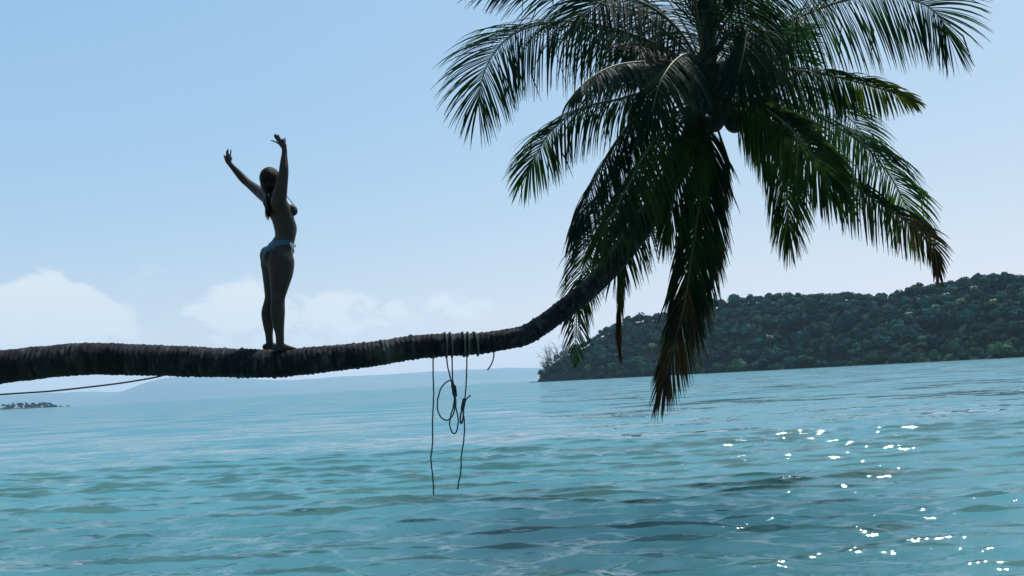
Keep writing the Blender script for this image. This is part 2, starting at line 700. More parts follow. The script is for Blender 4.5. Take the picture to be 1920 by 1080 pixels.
def build_island():
    pxs = np.linspace(983, 2690, 120)
    us = np.concatenate([[-0.15, -0.02], np.linspace(0, 1, 16), [1.3, 1.8, 2.6]])
    V, nc = [], len(pxs)
    for u in us:
        for px in pxs:
            off = u * depth_band(px)
            x, y = island_xy(px, off)
            z = island_ground(px, max(off, 0)) if u >= 0 else (-0.8 if u < -0.1 else 0.05)
            if u > 1: z = island_ground(px, depth_band(px)) * max(0.0, 1 - (u - 1) / 1.6) - (0.5 if u > 2 else 0)
            V.append((x, y, z))
    F = []
    for i in range(len(us) - 1):
        for j in range(nc - 1):
            a = i * nc + j
            F.append((a, a + 1, a + nc + 1, a + nc))
    o = mesh_obj('hill', V, F, noisy('hill_soil', (0.008, 0.022, 0.016), (0.016, 0.034, 0.024), 0.2, 0.95, 0.1))
    tag(o, 'low hill of the wooded island', kind='structure')
    rg = np.random.default_rng(21)
    spots, tints = [], []
    tries = 0
    kept = []
    while len(spots) < 900 and tries < 30000:
        tries += 1
        px = rg.uniform(1005, 2250)
        u = rg.uniform(0, 1.06)
        off = u * depth_band(px)
        x, y = island_xy(px, off)
        r = (1.9 + 4.3 * rg.random() ** 1.9) * (0.75 + 0.35 * min(1, u * 3)) * np.interp(px, [1005, 1100, 1250], [0.45, 0.75, 1.0])
        if any((x - a) ** 2 + (y - b) ** 2 < (0.70 * (r + c)) ** 2 for a, b, c in kept):
            continue
        kept.append((x, y, r))
        gz = island_ground(px, off)
        z = gz + rg.uniform(0.6, 3.2) + r * 0.5 if u > 0.07 else gz + r * 0.45
        h = rg.uniform(0.75, 1.15)
        if u > 0.8:
            z = min(z, ridge_h(px) - r * h * 0.85 + rg.normal(0, 0.5))
        spots.append((x, y, z, r, h, rg.uniform(0, 6.28)))
        t = rg.random()
        if u < 0.16 and rg.random() < 0.55:
            c = (3.4, 1.7, 0.9)
        elif t < 0.05: c = (3.6, 1.5, 1.1)
        elif t < 0.3: c = (1.45, 1.4, 1.15)
        else: c = (1, 1, 1)
        k_ = rg.uniform(0.55, 1.5)
        tints.append(tuple(v * k_ for v in c))
    o = forest_mass('forest', spots, LEAF_FAR, tints)
    tag(o, 'dense dark green wood covering the island hill', 'forest', kind='stuff')
    print('island crowns', len(spots))


build_island()


def tree_thing(name, base, height, r, h, seed, tint, label, cat='tree', group=None, lean=0.0):
    rg = np.random.default_rng(seed)
    e = empty(name, base)
    top = np.array(base) + np.array([lean, 0, height])
    b = np.array(base)
    mb = MB()
    mid = b + (top - b) * 0.5 + rg.normal(0, 0.12, 3)
    pts, _ = catmull([b - [0, 0, 0.4], mid, top], 8)
    mb.tube(pts, np.linspace(0.20, 0.09, 8) * r / 3, 6)
    for i in range(5):
        d = unit(np.array([*rg.normal(0, 1, 2), rg.uniform(0.2, 0.9)]))
        st = pts[4 + i % 3]
        mb.tube(np.array([st, st + d * r * 0.45, st + d * r * 0.75 + [0, 0, 0.15 * r]]), np.array([0.075, 0.05, 0.02]) * r / 3, 5)
    mb.build('trunk', BARK_FAR, e)
    cV, cF = CROWNS[seed % len(CROWNS)]
    kV, kF = CORES[seed % len(CORES)]
    V = np.vstack([cV, kV * 0.85]) * np.array([r, r, r * h]) + top
    F = cF.tolist() + [tuple(i + len(cV) for i in f) for f in kF]
    c = mesh_obj('crown', V, F, LEAF_FAR, e, False)
    add_tint(c.data, np.repeat(np.array([[*tint, 1.0]]), len(V), 0))
    tag(e, label, cat, group)
    return e


def island_point(px, u):
    off = u * depth_band(px)
    x, y = island_xy(px, off)
    return (x, y, float(island_ground(px, off)))


# trees that stand out against the sky, west to east along the ridge
SKY_TREES = [
    (1190, 1.02, 2.7, (0.8, 0.85, 0.9), 'dark round tree on the ridge just right of the thin hanging dead frond'),
    (1350, 1.0, 3.0, (0.9, 0.9, 0.9), 'dark tree on the ridge beside the brown hanging frond'),
    (1450, 1.0, 3.0, (1.0, 1.0, 0.9), 'broad tree on the ridge below the pale green drooping frond tip'),
    (1578, 1.03, 3.1, (0.85, 0.9, 0.9), 'tall dark tree rising above the middle of the island ridge'),
    (1650, 1.02, 2.7, (1.3, 1.2, 1.0), 'lighter low tree in the dip of the island ridge'),
    (1745, 1.0, 3.2, (0.9, 0.95, 0.9), 'dark tree on the ridge under the broken brown frond tip'),
    (1815, 1.02, 3.0, (0.85, 0.9, 0.95), 'rounded tree high on the ridge near its summit'),
    (1873, 1.04, 2.8, (0.8, 0.85, 0.9), 'topmost tree on the summit of the island ridge'),
]
for i, (px, u, r, tint, lab) in enumerate(SKY_TREES):
    b = island_point(px, min(u, 1.0))
    top = float(ridge_h(px)) + 0.6 - r * 0.95
    tree_thing('ridge_tree', b, max(2.0, top - b[2]), r, 0.95, 40 + i, tint, lab, 'tree', 'trees on the island ridge')

BUSHES = [
    (1026, 0.45, 2.6, (3.6, 1.7, 1.2), 'grey green bush among the bare shrubs at the tip of the island'),
    (1052, 0.35, 2.2, (4.4, 1.7, 1.0), 'olive bush near the tip of the island behind the bare shrub'),
    (1092, 0.16, 2.6, (4.2, 1.8, 0.9), 'pale green bush at the waterline below the small fan of frond tips'),
    (1140, 0.10, 2.4, (4.6, 1.8, 1.0), 'pale yellowish bush at the waterline left of the long dead hanging frond'),
    (1192, 0.12, 3.2, (5.1, 2.1, 1.1), 'largest pale green bush on the shore between the two hanging fronds'),
    (1372, 0.10, 2.6, (3.3, 1.4, 0.8), 'olive bush on the shore right of the brown hanging frond'),
    (1600, 0.10, 2.5, (3.3, 1.5, 0.9), 'mid green bush on the shore below the middle of the island'),
    (1720, 0.12, 2.9, (4.4, 1.9, 0.9), 'bright olive bush on the shore below the slope palms'),
    (1800, 0.10, 2.4, (4.0, 1.7, 0.8), 'olive bush on the shore nearest the right end of the slope'),
]
for i, (px, u, r, tint, lab) in enumerate(BUSHES):
    b = island_point(px, u)
    tree_thing('shore_bush', b, r * 0.75, r, 0.8, 60 + i, tint, lab, 'bush', 'bushes along the island shore')


# bare grey shrub on the tip of the island
def bare_shrub(px, u, hgt, seed, label):
    rg = np.random.default_rng(seed)
    b = np.array(island_point(px, u))
    e = empty('bare_shrub', tuple(b))
    tr, tw = MB(), MB()
    for i in range(7):
        d = unit(np.array([rg.normal(0, 0.5), rg.normal(0, 0.5), 1.0]))
        p1 = b + d * hgt * rg.uniform(0.45, 0.6)
        p2 = p1 + unit(d + rg.normal(0, 0.35, 3)) * hgt * 0.4
        tr.tube(np.array([b - [0, 0, 0.3], p1, p2]), np.array([0.16, 0.11, 0.06]), 5)
        for j in range(24):
            s = p1 + (p2 - p1) * rg.uniform(-0.6, 1)
            dd = unit(d + rg.normal(0, 0.6, 3))
            q = s + dd * hgt * rg.uniform(0.15, 0.35)
            tw.tube(np.array([s, (s + q) / 2 + rg.normal(0, 0.05, 3), q]), np.array([0.08, 0.06, 0.03]), 4)
    m = noisy('grey_twig', (0.22, 0.20, 0.17), (0.32, 0.29, 0.25), 2.0, 0.9, 0.1)
    tr.build('trunk', m, e)
    tag(tw.build('twigs', m, e), kind='stuff')
    tag(e, label, 'shrub', 'bare shrubs on the island tip')


bare_shrub(1028, 0.5, 13.5, 5, 'tall bare grey shrub on the low tip of the island')
bare_shrub(1048, 0.55, 13.5, 6, 'bare grey shrub second from the tip of the island')
bare_shrub(1013, 0.5, 8.0, 7, 'smallest bare shrub at the very tip of the island')

# coconut palms on the far slope
PALM_FAR = leaf_mat('far_palm_leaf', (0.09, 0.13, 0.07), (0.16, 0.19, 0.11), 0.25, 0.4, 0.5)


def far_palm_meshes(seed):
    rg = np.random.default_rng(seed)
    mb = MB()
    pts, _ = catmull([(0, 0, -0.5), (0.25, 0, 3.0), (0.2, 0.1, 6.2)], 8)
    mb.tube(pts, np.linspace(0.16, 0.10, 8), 6)
    V, F = [], []
    for i in range(13):
        a = i * 2.4 + rg.uniform(-0.2, 0.2)
        el = rg.uniform(-0.1, 1.0)
        d = np.array([math.cos(a) * math.cos(el), math.sin(a) * math.cos(el), math.sin(el)])
        p = pts[-1].copy()
        side = unit(np.cross(d, [0, 0, 1]))
        L = rg.uniform(2.0, 2.7)
        n = 7
        prev = None
        for k in range(n + 1):
            w = 0.42 * math.sin(math.pi * (0.12 + 0.86 * k / n)) + 0.02
            row = [p - side * w - np.array([0, 0, 0.6 * w]), p, p + side * w - np.array([0, 0, 0.6 * w])]
            b = len(V)
            V += row
            if prev is not None:
                F += [(prev, prev + 1, b + 1, b), (prev + 1, prev + 2, b + 2, b + 1)]
            prev = b
            d = unit(d + np.array([0, 0, -0.28]))
            p = p + d * L / n
    return mb, V, F


FP = []
for i in range(3):
    mb, V, F = far_palm_meshes(70 + i)
    t = mesh_obj('trunk', mb.v, mb.f, BARK_FAR)
    c = mesh_obj('crown', V, F, PALM_FAR, None, False)
    FP.append((t.data, c.data))
    bpy.data.objects.remove(t)
    bpy.data.objects.remove(c)
FAR_PALMS = [(1700, 0.42, 'leftmost pale palm among the dark trees of the slope'), (1728, 0.55, 'pale palm second from left on the slope'),
             (1752, 0.40, 'pale palm in the middle of the slope group, low'), (1772, 0.58, 'pale palm in the middle of the slope group, high'),
             (1800, 0.45, 'pale palm third from right on the slope'), (1828, 0.56, 'pale palm second from right on the slope'),
             (1858, 0.42, 'rightmost pale palm on the island slope'), (1436, 0.22, 'lone pale palm low on the slope right of the brown frond'),
             (1216, 0.25, 'small palm low on the slope just left of the brown frond')]
for i, (px, u, lab) in enumerate(FAR_PALMS):
    b = island_point(px, u)
    e = empty('far_palm', b)
    e.rotation_euler = (0, 0, i * 1.9)
    e.scale = (1, 1, 0.95 + 0.1 * (i % 3))
    for nm, me in zip(('trunk', 'crown'), FP[i % 3]):
        o = bpy.data.objects.new(nm, me)
        COL.objects.link(o)
        o.parent = e
    tag(e, lab, 'palm', 'coconut palms on the island slope')


# ------------------------------------------------------------------ far shores
def ridge_land(name, prof, Y, thick, mat, label, seed, rough):
    """a far range: prof rows px, top y in the photo"""
    prof = np.array(prof, float)
    rg = np.random.default_rng(seed)
    pxs = np.linspace(prof[0, 0], prof[-1, 0], 260)
    ty = np.interp(pxs, prof[:, 0], prof[:, 1])
    V, rows = [], 9
    for i in range(rows):
        u = i / (rows - 1)
        for px, t in zip(pxs, ty):
            h = max(0.0, (HZ(px) - t) / FPX * Y)
            z = h * math.sin(u * math.pi) ** 0.8
            z += rough * h * mnoise.noise(Vector((px * 0.03, u * 3.0, seed))) * math.sin(u * math.pi)
            y = Y + (u - 0.5) * thick
            V.append(((px - 960) / FPX * Y, y, z - 0.5 * (1 if i in (0, rows - 1) else 0)))
    F = []
    nc = len(pxs)
    for i in range(rows - 1):
        for j in range(nc - 1):
            a = i * nc + j
            F.append((a, a + 1, a + nc + 1, a + nc))
    o = mesh_obj(name, V, F, mat)
    tag(o, label, kind='structure')


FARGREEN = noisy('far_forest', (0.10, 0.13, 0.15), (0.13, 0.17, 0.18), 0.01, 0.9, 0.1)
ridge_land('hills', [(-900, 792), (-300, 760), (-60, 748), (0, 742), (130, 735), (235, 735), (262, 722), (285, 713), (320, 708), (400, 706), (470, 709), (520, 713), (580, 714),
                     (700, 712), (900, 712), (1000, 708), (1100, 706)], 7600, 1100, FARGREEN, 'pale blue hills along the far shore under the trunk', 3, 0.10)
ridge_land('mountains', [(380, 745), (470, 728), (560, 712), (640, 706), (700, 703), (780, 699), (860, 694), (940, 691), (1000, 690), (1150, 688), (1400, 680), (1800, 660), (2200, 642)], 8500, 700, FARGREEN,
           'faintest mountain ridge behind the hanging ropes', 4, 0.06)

# small wooded islet on the left
spots, tints = [], []
rg = np.random.default_rng(4)
for i in range(200):
    px = rg.uniform(-160, 100)
    Y = 1150 + rg.uniform(0, 40)
    env = np.interp(px, [-160, -60, 20, 85, 102], [9.0, 11.0, 10.5, 9.0, 2.5])
    r = rg.uniform(1.6, 3.2)
    spots.append(((px - 960) / FPX * Y, Y, max(1.0, env * rg.uniform(0.25, 0.95) - r * 0.6), r, rg.uniform(0.8, 1.1), rg.uniform(0, 6)))
    tints.append((1, 1, 1))
for i in range(14):
    px = rg.uniform(98, 126)
    Y = 1150 + rg.uniform(0, 20)
    spots.append(((px - 960) / FPX * Y, Y, 1.0, rg.uniform(1.2, 2.2) * np.interp(px, [98, 126], [1, 0.5]), 0.9, i))
    tints.append((1, 1, 1))
tag(forest_mass('islet_trees', spots, LEAF_FAR, tints), 'hazy blue wood on the small islet under the trunk at far left', 'forest', kind='stuff')
gm = MB()
gx0, gx1 = (-170 - 960) / FPX * 1165, (128 - 960) / FPX * 1165
sec = []
for t in np.linspace(0, 1, 14):
    x = gx0 + (gx1 - gx0) * t
    w = 26 * math.sin(math.pi * min(1, 0.15 + 0.85 * t)) ** 0.6 + 1
    sec.append(((x, 1170, -0.4), (0, w, 0), (0, 0, 2.2 * (1 - t ** 6) + 0.3)))
tag(gm.loft(sec, 12).build('islet', noisy('islet_rock', (0.06, 0.055, 0.045), (0.12, 0.11, 0.09), 0.3, 0.9, 0.1)), 'low rocky base of the small far islet', kind='structure')

# ------------------------------------------------------------------ unseen wood added behind the viewer to block sky light and deepen the shade
spots, tints = [], []
rg = np.random.default_rng(77)
for i in range(240):
    x = rg.uniform(-34, 34)
    back = rg.uniform(0, 7)
    y = -7.0 - back - 0.05 * max(0, x)
    if x < -9: y = min(7.0, y + (-9 - x) * 0.9)
    r = rg.uniform(1.8, 3.2)
    z = rg.uniform(2.0, 14.5 + back * 0.4)
    spots.append((x, y, z, r, rg.uniform(0.8, 1.1), rg.uniform(0, 6)))
    tints.append((1, 1, 1))
tag(forest_mass('added_shade_wood', spots, LEAF_FAR, tints), 'unseen dense wood added behind the viewer to block sky light', 'forest', kind='stuff')

# ------------------------------------------------------------------ leaning palm
D0 = 7.14
TR = [(-330, 742, 74, 6.45), (-200, 712, 71, 6.55), (-100, 699, 68, 6.62), (0, 688.5, 65, 6.7), (80, 679.5, 63, 6.78), (170, 672.5, 62, 6.86), (300, 676, 59, 6.97), (420, 680, 56, 7.06), (520, 681, 53, 7.14),
      (620, 672, 50, 7.20), (700, 663.5, 48, 7.25), (780, 650.5, 46, 7.31), (850, 646.5, 43, 7.36), (900, 644, 41, 7.40), (950, 636, 39, 7.43), (985, 628, 38, 7.46),
      (1020, 607, 37, 7.49), (1062, 576, 38, 7.53), (1105, 541, 39, 7.57), (1148, 497, 41, 7.62), (1185, 450, 42, 7.66), (1220, 400, 42, 7.70),
      (1250, 350, 42, 7.74), (1280, 297, 43, 7.78), (1303, 242, 46, 7.83), (1318, 190, 50, 7.88), (1325, 140, 44, 7.92), (1327, 105, 30, 7.93)]
tw = []
for px, py, d, Y in TR:
    p = P(px, py, Y)
    tw.append((p.x, p.y, p.z, d / 2 / FPX * Y))
base_pts = [(-8.1, 5.9, -0.35, 0.26), (-7.75, 5.98, 0.25, 0.22), (-7.2, 6.1, 0.72, 0.185)]
tw = np.array(base_pts + tw)


def trunk_surface():
    fine, L = catmull(tw, 4000)
    ring = 0.041
    spr = 7
    s_all, amp, rid = [], [], []
    rg = np.random.default_rng(9)
    s = 0.0
    k = 0
    while s < L - 0.03:
        w = ring * rg.uniform(0.72, 1.35)
        hgt = rg.uniform(0.5, 1.25)
        if rg.random() < 0.08: hgt *= 1.8
        for j in range(spr):
            t = j / spr
            s_all.append(s + t * w)
            prof = math.sin(math.pi * t) ** 0.6 * (0.55 + 0.45 * t) if t > 0 else 0
            amp.append(prof * hgt)
            rid.append(k)
        s += w
        k += 1
    s_all = np.array(s_all)
    q = np.linspace(0, L, len(fine))
    C = np.stack([np.interp(s_all, q, fine[:, c]) for c in range(4)], 1)
    T, N, B = frames(C[:, :3])
    K = 48
    an = np.linspace(0, 2 * math.pi, K, endpoint=False)
    V = np.zeros((len(C), K, 3))
    for i in range(len(C)):
        r = C[i, 3] * 0.945
        fade = np.clip((L - s_all[i]) / 2.0, 0.25, 1)
        rr = []
        for j, a in enumerate(an):
            ca, sa = math.cos(a), math.sin(a)
            nz = mnoise.noise(Vector((ca * 2.2, sa * 2.2, rid[i] * 1.7)))
            nz2 = mnoise.noise(Vector((ca * 6.0, sa * 6.0, s_all[i] * 14.0)))
            lump = mnoise.noise(Vector((ca * 1.2 + 7, sa * 1.2, s_all[i] * 1.6)))
            rr.append(r + fade * (0.0120 * amp[i] * (0.7 + 1.1 * nz) + 0.0042 * nz2) + 0.004 * lump)
        rr = np.array(rr)[:, None]
        tilt = T[i] * (0.010 * np.cos(an + rid[i] * 0.13))[:, None]
        V[i] = C[i, :3] + tilt + rr * (np.cos(an)[:, None] * N[i] + np.sin(an)[:, None] * B[i])
    idx = np.arange(len(C) * K).reshape(len(C), K)
    nx = np.roll(idx, -1, 1)
    F = np.stack([idx[:-1], nx[:-1], nx[1:], idx[1:]], 2).reshape(-1, 4).tolist()
    F.append(tuple(range(K))[::-1])
    F.append(tuple(idx[-1]))
    return V.reshape(-1, 3), F, C


def bark_material():
    m, g, b, o = principled('palm_bark', (0.1, 0.08, 0.06), 0.85, 0.25)
    tc = g.n('ShaderNodeTexCoord')
    mp = g.n('ShaderNodeMapping')
    mp.inputs['Scale'].default_value = (3.0, 1.0, 1.0)
    g.link(tc.outputs['Object'], mp.inputs['Vector'])
    f1 = g.noise(mp.outputs[0], 7.0, 6, 0.65)
    f2 = g.noise(tc.outputs['Object'], 2.2, 4, 0.6)
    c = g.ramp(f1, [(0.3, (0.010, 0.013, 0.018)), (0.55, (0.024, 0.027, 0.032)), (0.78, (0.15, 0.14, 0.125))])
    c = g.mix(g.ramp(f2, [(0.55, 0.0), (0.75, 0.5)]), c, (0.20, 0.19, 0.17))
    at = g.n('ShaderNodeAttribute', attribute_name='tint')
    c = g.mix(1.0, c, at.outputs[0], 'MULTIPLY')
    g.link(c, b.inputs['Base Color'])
    bn = g.n('ShaderNodeBump')
    bn.inputs['Strength'].default_value = 0.6
    bn.inputs['Distance'].default_value = 0.01
    g.link(g.noise(mp.outputs[0], 30, 5, 0.7), bn.inputs['Height'])
    g.link(bn.outputs[0], b.inputs['Normal'])
    return m


palm = empty('palm_tree', (-7.9, 5.95, 0.1))
tag(palm, 'leaning coconut palm with a near horizontal ringed trunk over the water', 'palm tree')
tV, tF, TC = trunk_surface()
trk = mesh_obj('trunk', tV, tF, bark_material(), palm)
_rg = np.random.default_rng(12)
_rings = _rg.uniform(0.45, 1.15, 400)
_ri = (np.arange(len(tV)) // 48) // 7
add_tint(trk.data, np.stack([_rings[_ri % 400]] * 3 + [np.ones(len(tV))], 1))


def trunk_at(px):
    """axis point, radius and tangent of the trunk where the bearing px crosses it"""
    best = None
    for i in range(len(TC) - 1):
        v = Vector(TC[i, :3]) - CAM
        x = 960 + FPX * v.dot(CR) / v.dot(FWD)
        if best is None or abs(x - px) < best[0]:
            best = (abs(x - px), i)
    i = best[1]
    return TC[i, :3].copy(), TC[i, 3], unit(TC[min(i + 8, len(TC) - 1), :3] - TC[max(i - 8, 0), :3])


LEAF_GREEN = leaf_mat('palm_leaflet', (0.009, 0.025, 0.019), (0.024, 0.054, 0.022), 0.42, 0.55, 2.2)
LEAF_OLIVE = leaf_mat('palm_leaflet_old', (0.016, 0.040, 0.018), (0.070, 0.105, 0.030), 0.52, 0.45, 2.6)
LEAF_TIP = leaf_mat('palm_leaflet_yellow', (0.07, 0.09, 0.020), (0.20, 0.17, 0.035), 0.45, 0.45, 3.0)
LEAF_DEAD = leaf_mat('palm_leaflet_dead', (0.040, 0.028, 0.020), (0.15, 0.075, 0.040), 0.25, 0.7, 3.5)
RIB = noisy('palm_rachis', (0.06, 0.07, 0.03), (0.15, 0.13, 0.06), 4.0, 0.5, 0.4)
RIB_DEAD = noisy('palm_rachis_dead', (0.05, 0.035, 0.025), (0.12, 0.08, 0.05), 4.0, 0.8, 0.2)
MATS = {'g': (LEAF_GREEN, RIB), 'o': (LEAF_OLIVE, RIB), 'y': (LEAF_TIP, RIB), 'd': (LEAF_DEAD, RIB_DEAD)}
YC = 7.92
VIEW = np.array([0, 1.0, 0])


def frond(pts, L=0.56, face=(0.2, 0.9), droop=1.0, mat='g', n=86, start=0.16, ang=(78, 44), width=0.0088, seed=0, label=None, rib=0.019, tipf=0.85, wild=0.055, tip_mat=None):
    """one pinnate leaf; pts: sighted px, py and distance offset from the crown axis"""
    rg = np.random.default_rng(1000 + seed)
    W = np.array([P(px, py, YC + dz)[:] for px, py, dz in pts])
    C, length = catmull(W, 60)
    T = np.gradient(C, axis=0)
    T /= np.linalg.norm(T, axis=1)[:, None]
    mb = MB().tube(C, np.linspace(rib, 0.0035, 60), 7)
    ml, mrib = MATS[mat]
    fr = mb.build('frond', mrib, palm)
    if label: fr['label'] = label
    G = np.array([0, 0, -1.0])
    groups = {mat: ([], []), tip_mat: ([], [])} if tip_mat else {mat: ([], [])}
    for side in (-1, 1):
        n2 = int(n * 1.5)
        for i in range(n2):
            t = start + (1 - start) * (i + rg.uniform(-0.3, 0.3)) / (n2 - 1)
            t = min(max(t, start), 1.0)
            f = t * 59
            a = min(int(f), 58)
            w = f - a
            p = C[a] * (1 - w) + C[a + 1] * w
            Tt = unit(T[a] * (1 - w) + T[a + 1] * w)
            fa = (face[0] + (face[1] - face[0]) * t) * math.pi / 2
            v = unit(VIEW - Tt * VIEW.dot(Tt))
            ip = np.cross(v, Tt)
            if ip[2] < 0 and abs(ip[2]) > 0.05 and Tt[0] * 0 == 0:
                pass
            sv = side * (math.cos(fa) * v + math.sin(fa) * ip)
            tt = (t - start) / (1 - start)
            A = R((ang[0] + (ang[1] - ang[0]) * t) * (1 - 0.80 * np.clip((tt - 0.80) / 0.20, 0, 1) ** 1.3) + rg.normal(0, 3))
            d0 = unit(math.cos(A) * Tt + math.sin(A) * sv + G * droop * 0.62 * (1.0 - 0.9 * tt) + rg.normal(0, wild, 3))
            ln = 1.42 * L * (0.55 + 0.45 * math.sin(math.pi * min(1.0, 0.18 + tt * 0.75))) * (1 - (1 - tipf) * tt ** 2.2) * rg.uniform(0.86, 1.08)
            if rg.random() < 0.03: ln *= rg.uniform(0.3, 0.7)
            kink = rg.integers(2, 5) if rg.random() < 0.07 else 99
            m = 6
            d = d0
            wd = unit(Tt - d * Tt.dot(d))
            roll = rg.normal(0, 0.45)
            nrm = np.cross(d, wd)
            wd = unit(wd * math.cos(roll) + nrm * math.sin(roll))
            q = p.copy()
            use = tip_mat if (tip_mat and rg.random() < np.clip((tt - 0.55) * 3.2, 0, 0.95)) else mat
            V, F = groups[use]
            b = len(V)
            wm = width * rg.uniform(0.75, 1.15)
            dr = droop * rg.uniform(0.75, 1.25) * (1.55 - 0.95 * tt)
            for k in range(m + 1):
                u = k / m
                hw = wm * (0.35 + 1.4 * u * (1 - u) * 1.6 if u < 0.5 else 1.0 * (1 - ((u - 0.5) / 0.5) ** 1.8) * 0.91 + 0.0) if k else wm * 0.4
                wv = unit(wd - d * wd.dot(d)) * max(hw, 0.0012)
                V.append(tuple(q - wv))
                V.append(tuple(q + wv))
                if k == kink:
                    d = unit(d * 0.2 + G * 1.0 + rg.normal(0, 0.2, 3))
                d = unit(d + G * dr * 0.16 * (0.4 + 1.2 * u))
                q = q + d * ln / m
            for k in range(m):
                c = b + 2 * k
                F.append((c, c + 1, c + 3, c + 2))
    for key, (V, F) in groups.items():
        if not F: continue
        o = mesh_obj('leaflets', V, F, MATS[key][0], fr)
        o['kind'] = 'stuff'
    return fr


